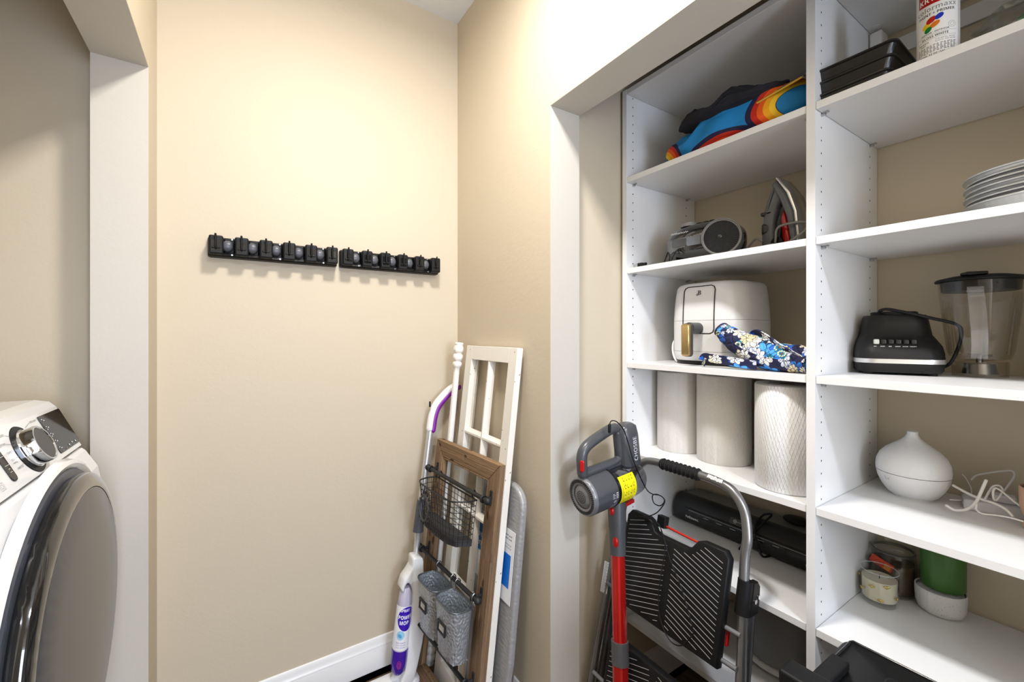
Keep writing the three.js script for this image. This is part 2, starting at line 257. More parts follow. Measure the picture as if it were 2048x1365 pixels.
// ---------------------------------------------------------------- washing machine (front faces +x)
{
  const w = thing('washing_machine', 'white front-loading washing machine with large dark round door and chrome knob', 'washer', [-0.70, 0, -1.215], Math.PI / 2);
  const F = 0.402, HW = 0.345;   // local z of the front, half width
  M('riser', box(2 * HW - 0.01, 0.19, 0.70, 0, 0.095, 0.0, 0.01), MAT.whiteGloss, w);
  // cabinet: side profile (z, y) swept across the width with softened ends
  const prof = [[-0.38, 0.19], [0.38, 0.19], [0.399, 0.21], [F, 0.6], [F, 0.96], [F - 0.012, 1.03], [F - 0.036, 1.075], [F - 0.043, 1.082], [-0.38, 1.082]];
  M('cabinet', ext(prof, 2 * HW, 0.012, [], 4).rotateY(-Math.PI / 2).translate(HW, 0, 0), MAT.whiteGloss, w);
  const top = [[-0.38, 1.085], [0.352, 1.085], [0.359, 1.09], [0.312, 1.196], [0.300, 1.209], [0.275, 1.215], [-0.38, 1.215]];
  const con = M('console', ext(top, 2 * HW, 0.016, [], 5).rotateY(-Math.PI / 2).translate(HW, 0, 0), MAT.whiteGloss, w);
  // everything on the slanted fascia is laid out in its own plane: s along the width, t up the slope
  const P0 = V(0, 1.088, 0.3602), P1 = V(0, 1.197, 0.3119), up = P1.clone().sub(P0), SL = up.length(); up.normalize(); const nrm = V(1, 0, 0).cross(up);
  const basis = new THREE.Matrix4().makeBasis(V(1, 0, 0), up, nrm);
  const fas = (g, s, t, o = 0) => g.applyMatrix4(basis.clone().setPosition(P0.clone().addScaledVector(V(1, 0, 0), s).addScaledVector(up, t).addScaledVector(nrm, o)));
  // printed words
  { const [g, m] = decal(0.46, 0.112, 1472, 360, (c, W, H) => {
      const px = (s) => (s + 0.20) / 0.46 * W, py = (t) => H - t / 0.112 * H;
      const words = [['SPEED WASH', 0.145, 0.107], ['LOADS', 0.010, 0.1045], ['COTTONS', -0.008, 0.088], ['TOWELS', 0.0, 0.070], ['BULKY', -0.003, 0.055], ['bedding', -0.004, 0.0485], ['SANITIZE', 0.002, 0.036]];
      c.strokeStyle = '#55585c'; c.lineWidth = 2.4;
      for (const [s, x, y] of words) { text(c, s, px(x), py(y), s === 'bedding' ? 15 : 20, '#55585c', { align: s === 'SPEED WASH' ? 'left' : 'center', style: 'normal' }); }
      for (const [a, b, x, y] of [[0.022, 0.102, 0.04, 0.096], [0.007, 0.086, 0.022, 0.082], [0.012, 0.069, 0.02, 0.068], [0.007, 0.055, 0.022, 0.056], [0.015, 0.038, 0.03, 0.042], [0.115, 0.1, 0.142, 0.106]]) { c.beginPath(); c.moveTo(px(a), py(b)); c.lineTo(px(x), py(y)); c.stroke(); }
      c.strokeStyle = '#9a9da1'; c.lineWidth = 2; c.strokeRect(px(-0.1), py(0.03), 50, 44); c.beginPath(); c.arc(px(-0.1) + 25, py(0.03) + 22, 13, 0, 7); c.stroke();
    }, { rough: 0.3 });
    M('printed_words', fas(g, 0.03, SL / 2 - 0.004, 0.0006), m, w); }
  // display
  const d0 = 0.192, d1 = 0.332;
  const disp = M('display', fas(ext(rrect(d1 - d0, 0.098, 0.006), 0.002, 0.0006), (d0 + d1) / 2, 0.062, -0.0003), MAT.blackGloss, w); disp.userData.label = 'glossy black touch display';
  { const [g, m] = decal(0.14, 0.098, 560, 392, (c) => { c.fillStyle = '#d9dce0'; const r = (x, y, a, b) => c.fillRect(x, y, a, b); let y = 40; for (const k of [2, 3, 3, 2, 2]) { for (let i = 0; i < k; i++) r(26 + (i % 2) * 30, y + i * 14 - 8, 22 + 8 * (i % 2), 9); y += 74; } for (let i = 0; i < 3; i++) r(250 + i * 92, 352 - (i % 2) * 8, 26, 16); c.fillStyle = '#8d9094'; for (let i = 0; i < 5; i++) r(60 + i * 100, 372, 30, 5); });
    M('icon', fas(g, (d0 + d1) / 2, 0.062, 0.0024), m, disp); }
  // knob
  const kc = 0.072, kt = 0.058; const kn = new THREE.Group(); kn.name = 'knob'; w.add(kn);
  const lz = (pts) => lathe(pts, 56, 'z');
  M('knob_recess', fas(lz([[0, 0.001], [0.052, 0.001], [0.054, -0.001], [0, -0.002]].reverse()), kc, kt), MAT.blackPlastic, kn);
  M('knob_ring', fas(lz([[0.0, 0.025], [0.034, 0.025], [0.036, 0.0275], [0.039, 0.0275], [0.0405, 0.025], [0.041, 0.007], [0.043, 0.005], [0.043, 0.001], [0, 0.001]].reverse()), kc, kt), MAT.chrome, kn);
  M('knob_cap', fas(lz([[0.0, 0.0262], [0.034, 0.0262], [0.034, 0.024], [0, 0.024]].reverse()), kc, kt), std(lin(0.05, 0.05, 0.05), 0.3, 0.4), kn);
  // slot with slider at the left of the words
  M('selector_slot', fas(ext(rrect(0.022, 0.075, 0.0108), 0.002, 0.0007), -0.042, 0.056, 0), MAT.blackGloss, w);
  { const [g, m] = decal(0.02, 0.05, 100, 250, (c) => { c.strokeStyle = '#e5e5e5'; c.lineWidth = 4; c.beginPath(); c.moveTo(10, 60); c.lineTo(90, 60); c.moveTo(10, 150); c.lineTo(90, 150); c.moveTo(30, 220); c.lineTo(75, 220); c.stroke(); c.beginPath(); c.arc(50, 200, 16, 3.4, 6); c.stroke(); }); M('icon', fas(g, -0.042, 0.056, 0.0024), m, w); }
  // door
  const dc = V(0, 0.785, F);
  const put = (g) => g.translate(dc.x, dc.y, dc.z);
  M('bezel', put(lathe([[0.336, -0.010], [0.332, 0.002], [0.324, 0.006], [0.316, 0.003], [0.312, -0.004], [0.25, -0.004]].reverse(), 96, 'z')), MAT.whiteGloss, w);
  M('gasket_ring', put(lathe([[0.3135, 0.0], [0.309, 0.006], [0.300, 0.008], [0.285, 0.008], [0.25, 0.0]].reverse(), 96, 'z')), std(lin(0.045, 0.05, 0.065), 0.35), w);
  const door = new THREE.Group(); door.name = 'door'; w.add(door);
  M('door_ring', put(lathe([[0.284, 0.004], [0.294, 0.006], [0.299, 0.012], [0.3015, 0.020], [0.299, 0.029], [0.290, 0.0345], [0.276, 0.0375], [0.2695, 0.037], [0.2695, 0.030]].reverse(), 128, 'z')), phys(lin(0.012, 0.012, 0.012), 0.09, { clearcoat: 1, clearcoatRoughness: 0.04 }), door);
  M('door_face', put(lathe([[0.268, 0.031], [0.268, 0.0365], [0.263, 0.0385], [0.2, 0.044], [0.1, 0.048], [0, 0.049]].reverse(), 128, 'z')), phys(lin(0.060, 0.062, 0.068), 0.34, { clearcoat: 0.4, clearcoatRoughness: 0.15, metalness: 0.2 }), door);
}

// ---------------------------------------------------------------- broom and mop rails on the back wall
function hookRail(x0, label) {
  const L = 0.406, t = thing('hook_rail', label, 'hook rail', [x0, 1.640, ZB]);
  M('base_plate', ext(rrect(L, 0.068, 0.008, L / 2, 0.034), 0.016, 0.003), MAT.blackPlastic, t);
  const lower = [[0, 0], [0.03, 0], [0.036, 0.006], [0.034, 0.014], [0.016, 0.02], [0, 0.02]];
  M('lower_rib', toCreasedNormals(ext(lower.map(([z, y]) => [-z, y]), L - 0.008, 0.002), 0.5).rotateY(Math.PI / 2).translate(0.004, 0, 0), MAT.blackPlastic, t);
  const block = new RoundedBoxGeometry(0.040, 0.062, 0.056, 3, 0.006);
  const hook = tube([[0, 0.008, 0.047], [0, -0.010, 0.050], [0, -0.016, 0.056], [0, -0.010, 0.063], [0, 0.018, 0.064], [0, 0.03, 0.066]], 0.0032, false, 8, 24);
  const roller = lathe([[0, 0.018], [0.006, 0.018], [0.013, 0.013], [0.0165, 0.004], [0.0165, -0.004], [0.013, -0.013], [0.006, -0.018], [0, -0.018]].reverse(), 24);
  const screw = cyl(0.0026, 0.0026, 0.003, 0, 0, 0, 'z', 12);
  for (let i = 0; i < 6; i++) {
    const x = 0.024 + i * 0.0716;
    const b = M('hook_housing', block.clone().translate(x, 0.036, 0.032), MAT.blackPlastic, t);
    M('hook_recess', box(0.026, 0.034, 0.002, x, 0.034, 0.0592), MAT.blackGloss, b);
    M('flip_hook', hook.clone().translate(x - 0.001, 0.038, 0.004), MAT.blackPlastic, b);
    M('hook_base', box(0.024, 0.006, 0.008, x, 0.026, 0.061, 0.002), MAT.blackPlastic, b);
    if (i < 5) {
      M('roller', roller.clone().translate(x + 0.031, 0.036, 0.036), std(lin(0.085, 0.09, 0.105), 0.35), t);
      M('roller_cradle', box(0.03, 0.062, 0.02, x + 0.036, 0.034, 0.016, 0.004), MAT.blackPlastic, t);
      if (i % 2 === 0) for (const y of [0.062, 0.008]) M('screw', screw.clone().translate(x + 0.044, y, y > 0.03 ? 0.0265 : 0.036), MAT.steel, t);
    }
  }
  return t;
}
hookRail(-0.081, 'black broom and mop rail of six flip hooks, the one nearer the laundry opening');
hookRail(0.334, 'black broom and mop rail of six flip hooks, the one nearer the room corner');

// ---------------------------------------------------------------- leaning things in the corner
// worn paint for the old sash and post
const wornTex = (base, spots, n) => canvasTex(512, 512, (g, w, h) => { g.fillStyle = base; g.fillRect(0, 0, w, h); for (let i = 0; i < 240; i++) { g.globalAlpha = rr(0.03, 0.12); g.fillStyle = rnd() < 0.5 ? '#ffffff' : '#b7ab97'; g.fillRect(rr(0, w), rr(0, h), rr(1, 3), rr(10, 90)); } for (let i = 0; i < n; i++) { g.globalAlpha = rr(0.4, 0.95); g.fillStyle = spots[Math.floor(rnd() * spots.length)]; const x = rr(0, w), y = rr(0, h), s = rr(1, 4); g.beginPath(); for (let k = 0; k < 7; k++) g.lineTo(x + Math.cos(k) * s * rr(0.4, 1.4), y + Math.sin(k) * s * rr(0.4, 1.8)); g.fill(); } }, true);
const sashTex = wornTex('#e9e5dc', ['#6b5844', '#8d7a62', '#a99a85', '#3e352b'], 26); sashTex.repeat.set(3, 3);
const postTex = wornTex('#efece6', ['#2a241e', '#4b4036', '#6b5d4e'], 90); postTex.repeat.set(5, 5);
const sashMat = std(0xffffff, 0.55, 0, { map: sashTex, bumpMap: fine, bumpScale: 0.0002 });
const postMat = std(0xffffff, 0.5, 0, { map: postTex });
{ // old divided window sash without glass
  const s = thing('window_sash', 'old chipped white wooden window sash without glass leaning in the corner', 'window sash', [0.659, 0, -1.404], -Math.PI / 2); s.rotation.x = -Math.atan(0.114);
  const W = 0.382, H = 1.342, t = 0.024, st = 0.052;
  const face = (x0, x1, y0, y1, name, th = t, z = 0) => M(name, uvm(box(x1 - x0, y1 - y0, th, (x0 + x1) / 2, (y0 + y1) / 2, -th / 2 + z, 0.002, 1)), sashMat, s);
  const parts = [[-W / 2, -W / 2 + st, 0, H, 'stile'], [W / 2 - st, W / 2, 0, H, 'stile'], [-W / 2 + st, W / 2 - st, H - 0.056, H, 'top_rail'], [-W / 2 + st, W / 2 - st, 0, 0.10, 'bottom_rail']];
  for (const a of parts) { face(...a); }
  const prof = [[-0.014, 0], [-0.014, -0.012], [-0.006, -0.026], [-0.0035, -0.034], [0.0035, -0.034], [0.006, -0.026], [0.014, -0.012], [0.014, 0]].map(([x, z]) => [x, z + 0.0]);
  const bar = (len) => toCreasedNormals(ext(prof.map(([x, z]) => [x, 0.68 * z + 0.0245]), len), 0.5);   // cross section in x,y; front edge narrow
  const inner = H - 0.056 - 0.10;
  M('mullion', bar(inner).rotateX(-Math.PI / 2).translate(0, 0.10, 0), sashMat, s);
  for (const y of [0.985, 0.700, 0.415]) for (const sx of [-1, 1]) { const l = W / 2 - st - 0.004; M('muntin', bar(l).rotateX(-Math.PI / 2).rotateZ(-Math.PI / 2).translate(sx < 0 ? -W / 2 + st : 0.004, y / Math.cos(s.rotation.x) + 0.004, 0), sashMat, s); }
  // sloped glazing beads round the opening
  for (const sx of [-1, 1]) M('glazing_bead', ext([[0, 0], [0.013, 0], [0, 0.016]], inner).rotateX(-Math.PI / 2).scale(-sx, 1, 1).translate(sx * (W / 2 - st), 0.10, -0.0235), sashMat, s);
}
{ // turned white post
  const A = V(0.676, 0.0, -1.676), B = V(0.795, 1.345, -1.636), L = A.distanceTo(B);
  const p = thing('wooden_baluster', 'slim white turned wooden baluster with flaking paint beside the old sash', 'baluster', [A.x, A.y, A.z]);
  p.quaternion.setFromUnitVectors(V(0, 1, 0), B.clone().sub(A).normalize());
  const turn = [[0, 0], [0.016, 0], [0.019, 0.006], [0.017, 0.012], [0.021, 0.022], [0.0225, 0.032], [0.019, 0.042], [0.014, 0.047], [0.020, 0.052], [0.022, 0.062], [0.020, 0.074], [0.014, 0.08], [0.019, 0.085], [0.0205, 0.094], [0.017, 0.103], [0.013, 0.108]];
  const bot = turn, topEnd = turn.map(([r, y]) => [r * 0.98, L - y]).reverse();
  M('lower_turning', lathe([...bot, [0.0125, 0.13], [0, 0.13]], 28), postMat, p);
  M('shaft', lathe([[0, 0.11], [0.0125, 0.11], [0.0132, 0.3], [0.0135, L / 2], [0.0132, L - 0.3], [0.0125, L - 0.11], [0, L - 0.11]], 24), postMat, p);
  M('upper_turning', lathe([[0, L - 0.13], [0.0125, L - 0.13], ...topEnd], 28), postMat, p);
}
{ // ironing board behind the sash
  const b = thing('ironing_board', 'silver grey ironing board leaning against the wall behind the old sash', 'ironing board', [0.732, 0, -1.32], -Math.PI / 2); b.rotation.x = -Math.atan(0.088 / 0.85);
  const sh = new THREE.Shape(); const W = 0.165; sh.moveTo(-0.05, 0.03); sh.quadraticCurveTo(-0.13, 0.06, -W, 0.3); sh.lineTo(-W, 0.80); sh.quadraticCurveTo(-W, 0.86, -0.09, 0.868); sh.lineTo(0.09, 0.868); sh.quadraticCurveTo(W, 0.86, W, 0.79); sh.lineTo(W, 0.3); sh.quadraticCurveTo(0.14, 0.06, 0.05, 0.03);
  const crink = dataTex(256, (x, y) => 0.5 + 0.4 * tile((a, q) => nz(a * 9, q * 22))(x, y) + 0.25 * tile((a, q) => nz(a * 40, q * 14, 3))(x, y), 5);
  M('padded_cover', uvm(ext(sh, 0.026, 0.010, [], 5)), std(lin(0.36, 0.36, 0.365), 0.42, 0.25, { bumpMap: crink, bumpScale: 0.0018 }), b);
  M('frame_tube', tube([[0.10, 0.02, -0.012], [0.12, 0.25, -0.014], [0.13, 0.5, -0.014]], 0.009), MAT.steel, b);
  M('support_leg', [rod([0.15, 0.01, 0.004], [0.135, 0.28, -0.008], 0.010), rod([-0.12, 0.01, 0.004], [-0.10, 0.28, -0.008], 0.010), rod([-0.12, 0.012, 0.004], [0.15, 0.012, 0.004], 0.009)], MAT.steel, b);
  M('rivet', cyl(0.006, 0.006, 0.006, 0.139, 0.19, 0.008, 'z', 14), MAT.steel, b);
  // card sleeve with print
  const lab = M('card_sleeve', box(0.285, 0.235, 0.002, 0.0025, 0.600, 0.0285), std(0xe4e6e8, 0.5), b);
  const [g, m] = decal(0.281, 0.231, 884, 924, (c, W2, H2) => { c.fillStyle = '#eceef0'; c.fillRect(0, 0, W2, H2); c.fillStyle = '#0a6fd0'; c.fillRect(600, 310, 245, 430); c.fillStyle = '#0f74bd'; c.fillRect(0, 40, 330, 520); text(c, 'home', 40, 330, 120, '#ffffff', { align: 'left' }); text(c, 'sense', 30, 450, 120, '#ffffff', { align: 'left' }); for (let i = 0; i < 2; i++) text(c, 'replacement cover and pad', 840, 70 + i * 44, 34, '#3a3d42', { align: 'right' }); for (let i = 0; i < 2; i++) text(c, 'couverture de rechange', 840, 190 + i * 40, 30, '#6a6d72', { align: 'right', style: 'normal' }); });
  M('sleeve_print', g.translate(0.0025, 0.600, 0.0298), m, lab);
}
// rustic wood
const woodTex = (base) => canvasTex(256, 1024, (g, w, h) => { g.fillStyle = base; g.fillRect(0, 0, w, h); for (let i = 0; i < 420; i++) { g.globalAlpha = rr(0.08, 0.42); g.strokeStyle = ['#3d2817', '#6d4a2e', '#2a1b10', '#c09a72', '#d9b78e'][Math.floor(rnd() * 5)]; g.lineWidth = rr(0.6, 3.2); const x = rr(-10, w + 10), k = rr(-14, 14), y = rr(-300, h); g.beginPath(); g.moveTo(x, y); g.bezierCurveTo(x + k, y + 160, x - k, y + 340, x + k * 0.4, y + rr(200, 700)); g.stroke(); } for (let i = 0; i < 5; i++) { const x = rr(30, w - 30), y = rr(0, h); for (let r = 18; r > 2; r -= 3) { g.globalAlpha = 0.5; g.fillStyle = r % 2 ? '#2c1a0e' : '#553620'; g.beginPath(); g.ellipse(x, y, r * 0.7, r * 1.5, 0, 0, 7); g.fill(); } } }, true);
const wood1 = std(0xffffff, 0.75, 0, { map: woodTex('#7b6249'), bumpMap: fine, bumpScale: 0.0004 }), wood2 = std(0xffffff, 0.75, 0, { map: woodTex('#8f7353'), bumpMap: fine, bumpScale: 0.0004 });
const iron = std(lin(0.02, 0.02, 0.021), 0.5, 0.3);
const WF = { x: 0.614, z: -1.443, tilt: Math.atan(0.123), W: 0.466, H: 0.945, turn: -Math.PI / 2 + 0.0645 };
const wfMatrix = new THREE.Matrix4().makeRotationFromEuler(new THREE.Euler(-WF.tilt, WF.turn, 0, 'YXZ')).setPosition(WF.x, 0, WF.z);
{ // wooden organiser frame with three iron rods
  const f = thing('wooden_organizer_frame', 'rustic brown wooden frame with black iron rods leaning against the old sash', 'frame', [WF.x, 0, WF.z], WF.turn); f.rotation.x = -WF.tilt;
  const { W, H } = WF, b = 0.062, t = 0.03;
  const board = (pts, mat, vert) => { const g = toCreasedNormals(ext(pts, t, 0.004), 0.5), p = g.attributes.position, uv = g.attributes.uv; for (let i = 0; i < p.count; i++) { const a = vert ? p.getX(i) + p.getZ(i) : p.getY(i) + p.getZ(i), c = vert ? p.getY(i) : p.getX(i); uv.setXY(i, a * 8, c * 1.6); } g.translate(0, 0, -t); return [g, mat]; };
  const o = [[-W / 2, 0], [W / 2, 0], [W / 2, H], [-W / 2, H]], i = [[-W / 2 + b, b], [W / 2 - b, b], [W / 2 - b, H - b], [-W / 2 + b, H - b]];
  for (const [n, a, c, mat, vert] of [['bottom_board', 0, 1, wood2, false], ['side_board', 1, 2, wood1, true], ['top_board', 2, 3, wood2, false], ['side_board', 3, 0, wood1, true]]) { const [g, m] = board([o[a], o[c], i[c], i[a]], mat, vert); M(n, g, m, f); }
  // inner bead
  for (const [n, x, y, w, h] of [['inner_bead', -W / 2 + b + 0.004, H / 2, 0.009, H - 2 * b], ['inner_bead', W / 2 - b - 0.004, H / 2, 0.009, H - 2 * b], ['inner_bead', 0, H - b - 0.004, W - 2 * b, 0.009], ['inner_bead', 0, b + 0.004, W - 2 * b, 0.009]]) M(n, box(w, h, 0.016, x, y, -0.010, 0.003), wood2, f);
  for (const y of [0.828, 0.509, 0.238]) {
    const r = M('iron_rod', rod([-W / 2 + 0.012, y, 0.032], [W / 2 - 0.012, y, 0.032], 0.0075), iron, f);
    for (const s of [-1, 1]) { M('rod_finial', ball(0.0125, s * (W / 2 - 0.008), y, 0.032), iron, r); M('rod_bracket', [box(0.012, 0.05, 0.005, s * (W / 2 - 0.034), y, 0.0025, 0.002), cyl(0.006, 0.006, 0.032, s * (W / 2 - 0.034), y, 0.016, 'z', 12), at(new THREE.TorusGeometry(0.0105, 0.004, 8, 18).rotateY(Math.PI / 2), s * (W / 2 - 0.034), y, 0.032)], iron, r); }
  }
}
function hung(name, label, cat, lx, ly, lz, group) { const p = V(lx, ly, lz).applyMatrix4(wfMatrix), t = thing(name, label, cat, [p.x, p.y, p.z], WF.turn, group); t.rotation.x = -WF.tilt * 0.75; return t; }
{ // wire basket with a black metal tray bottom
  const t = hung('wire_basket', 'black wire basket with oval plaque hanging from the upper iron rod', 'basket', 0.004, 0.828, 0.030);
  const W = 0.305, H = 0.158, D = 0.094, y1 = -0.018, y0 = y1 - H, w0 = 0.280, d0 = 0.068;
  const loop = (w, d, y, r) => { const a = []; const R = 0.055; const P = (x, z) => a.push(V(x, y, z)); P(-w / 2, 0); P(-w / 2, d - R); P(-w / 2 + R * 0.3, d - R * 0.3); P(-w / 2 + R, d); P(0, d + 0.004); P(w / 2 - R, d); P(w / 2 - R * 0.3, d - R * 0.3); P(w / 2, d - R); P(w / 2, 0); return a; };
  const lerpLoop = (k) => loop(w0 + (W - w0) * k, d0 + (D - d0) * k, y0 + H * k);
  M('rim_wire', [tube(lerpLoop(1), 0.0028, false, 8, 90, 0.3), rod([-W / 2, y1, 0], [W / 2, y1, 0], 0.0028)], iron, t);
  for (let i = 1; i < 8; i++) M('wire', [tube(lerpLoop(i / 8), 0.0011, false, 5, 70, 0.3), rod(lerpLoop(i / 8)[0], lerpLoop(i / 8)[8], 0.0011, 0.0011, 5)], iron, t);
  const cA = new THREE.CatmullRomCurve3(lerpLoop(1), false, 'catmullrom', 0.3), cB = new THREE.CatmullRomCurve3(lerpLoop(0), false, 'catmullrom', 0.3);
  for (let i = 0; i <= 22; i++) M('wire', rod(cA.getPointAt(i / 22), cB.getPointAt(i / 22), 0.0011, 0.0011, 5), iron, t);
  for (let i = 1; i < 12; i++) { const k = i / 12; M('wire', rod([-W / 2 + W * k, y1, 0], [-w0 / 2 + w0 * k, y0, 0], 0.0011, 0.0011, 5), iron, t); }
  const bot = new THREE.Shape(); lerpLoop(0).forEach((p, i) => (i ? bot.lineTo(p.x, p.z) : bot.moveTo(p.x, p.z)));
  const netTex = dataTex(64, (x, y) => (Math.sin(x * 6.283 * 8) * Math.sin(y * 6.283 * 8) > 0 ? 0.7 : 0.3), 20);
  M('tray_bottom', ext(bot, 0.003).rotateX(Math.PI / 2).translate(0, y0 + 0.003, 0), std(lin(0.04, 0.04, 0.042), 0.6, 0.3, { bumpMap: netTex, bumpScale: 0.0006 }), t);
  M('tray_side', toCreasedNormals(new THREE.ExtrudeGeometry(bot, { depth: 0.022, bevelEnabled: false }).rotateX(Math.PI / 2).scale(1.012, 1, 1.02).translate(0, y0 + 0.021, -0.0005), 0.6), std(lin(0.04, 0.04, 0.042), 0.6, 0.3, { bumpMap: netTex, bumpScale: 0.0006 }), t);
  const pl = M('oval_plaque', [ext(new THREE.Shape().absellipse(0, 0, 0.034, 0.046, 0, 6.2832), 0.004, 0.001), at(new THREE.TorusGeometry(0.036, 0.0035, 8, 36).scale(1, 1.28, 1), 0, 0, 0.003)].map((g) => g.translate(-0.05, -0.095, 0.092)), std(lin(0.05, 0.05, 0.053), 0.5, 0.2), t);
  for (let i = 0; i < 16; i++) { const a = i / 16 * 6.2832; M('scroll_petal', ball(0.0065, -0.05 + 0.043 * Math.cos(a), -0.095 + 0.055 * Math.sin(a), 0.094, 1, 1, 0.5, 10, 6), iron, pl); }
  for (const x of [-0.125, 0.125]) M('hanger', tube([[x, y1, 0.0], [x, 0.0, 0.004], [x, 0.011, -0.004], [x, 0.010, -0.014 + 0.01], [x, 0.0, -0.011]], 0.0026, false, 6), iron, t);
}
// galvanised buckets
const spangle = canvasTex(512, 512, (g, w, h) => { g.fillStyle = '#b4babf'; g.fillRect(0, 0, w, h); for (let i = 0; i < 900; i++) { g.globalAlpha = rr(0.1, 0.45); g.fillStyle = ['#8f969c', '#c3c9cd', '#d8dde0', '#98a2aa', '#7d858d'][Math.floor(rnd() * 5)]; const x = rr(0, w), y = rr(0, h), s = rr(5, 20); g.beginPath(); const n = 5; for (let k = 0; k < n; k++) g.lineTo(x + Math.cos(k * 6.28 / n) * s * rr(0.5, 1.2), y + Math.sin(k * 6.28 / n) * s * rr(0.5, 1.2)); g.fill(); } }, true); spangle.repeat.set(4, 1.6);
const dent = dataTex(256, (x, y) => 0.5 + 0.6 * tile((a, b) => nz(a * 20, b * 14))(x, y)); dent.repeat.set(3, 1.4);
const zinc = std(0xffffff, 0.36, 0.6, { map: spangle, bumpMap: dent, bumpScale: 0.004 });
function bucket(lx, label) {
  const t = hung('galvanized_bucket', label, 'bucket', lx, 0.509, 0.030, 'galvanised wall buckets');
  const secs = []; const y1 = -0.026, H = 0.172; for (let i = 0; i <= 8; i++) { const k = i / 8; secs.push({ y: y1 - H * (1 - k), w: 0.122 + 0.018 * k, d: 0.068 + 0.022 * k, r: 0.036, z: (0.068 + 0.022 * k) / 2 }); }
  const outer = loft([{ ...secs[0], w: 0.108, d: 0.056, y: secs[0].y - 0.004 }, ...secs], 9, 0.9, false);
  const inner = loft(secs.map((s) => ({ ...s, w: s.w - 0.004, d: s.d - 0.004 })), 9, 0.9, false); inner.scale(-1, 1, 1); { const p = inner.attributes.position, n = inner.attributes.normal; for (let i = 0; i < n.count; i++) n.setXYZ(i, -n.getX(i), n.getY(i), -n.getZ(i)); p.needsUpdate = true; }
  M('bucket_wall', [outer], zinc, t); M('bucket_lining', [inner, box(0.11, 0.003, 0.056, 0, secs[0].y, 0.034, 0.0)], zinc, t);
  const R = secs[8]; const rim = []; for (let i = 0; i < 40; i++) { const a = i / 40 * 6.2832, q = (v) => Math.sign(v) * Math.pow(Math.abs(v), 0.55); rim.push(V(R.w / 2 * q(Math.cos(a)), y1, R.z + R.d / 2 * q(Math.sin(a)))); }
  M('rolled_rim', tube(rim, 0.0026, true, 6, 120), std(0x777e84, 0.4, 0.9), t);
  const lh = M('label_holder', [box(0.05, 0.006, 0.005, 0, -0.085, 0.0855), box(0.05, 0.006, 0.005, 0, -0.117, 0.0825), box(0.006, 0.036, 0.005, -0.023, -0.101, 0.084), box(0.006, 0.036, 0.005, 0.023, -0.101, 0.084)], iron, t);
  M('paper_card', box(0.034, 0.02, 0.001, 0, -0.101, 0.0835), std(0xd8d8d6, 0.7), lh);
  for (const x of [-0.055, 0.055]) M('hanger', tube([[x, y1 - 0.012, 0.001], [x, 0.0, 0.010], [x, 0.0115, 0.002], [x, 0.0085, -0.006], [x, 0.0, -0.0105]], 0.0022, false, 6), MAT.steel, t);
}
bucket(0.004, 'dented galvanised metal bucket on the middle rod, the one beside the mop');
bucket(0.147, 'dented galvanised metal bucket on the middle rod, the one nearer the ironing board');

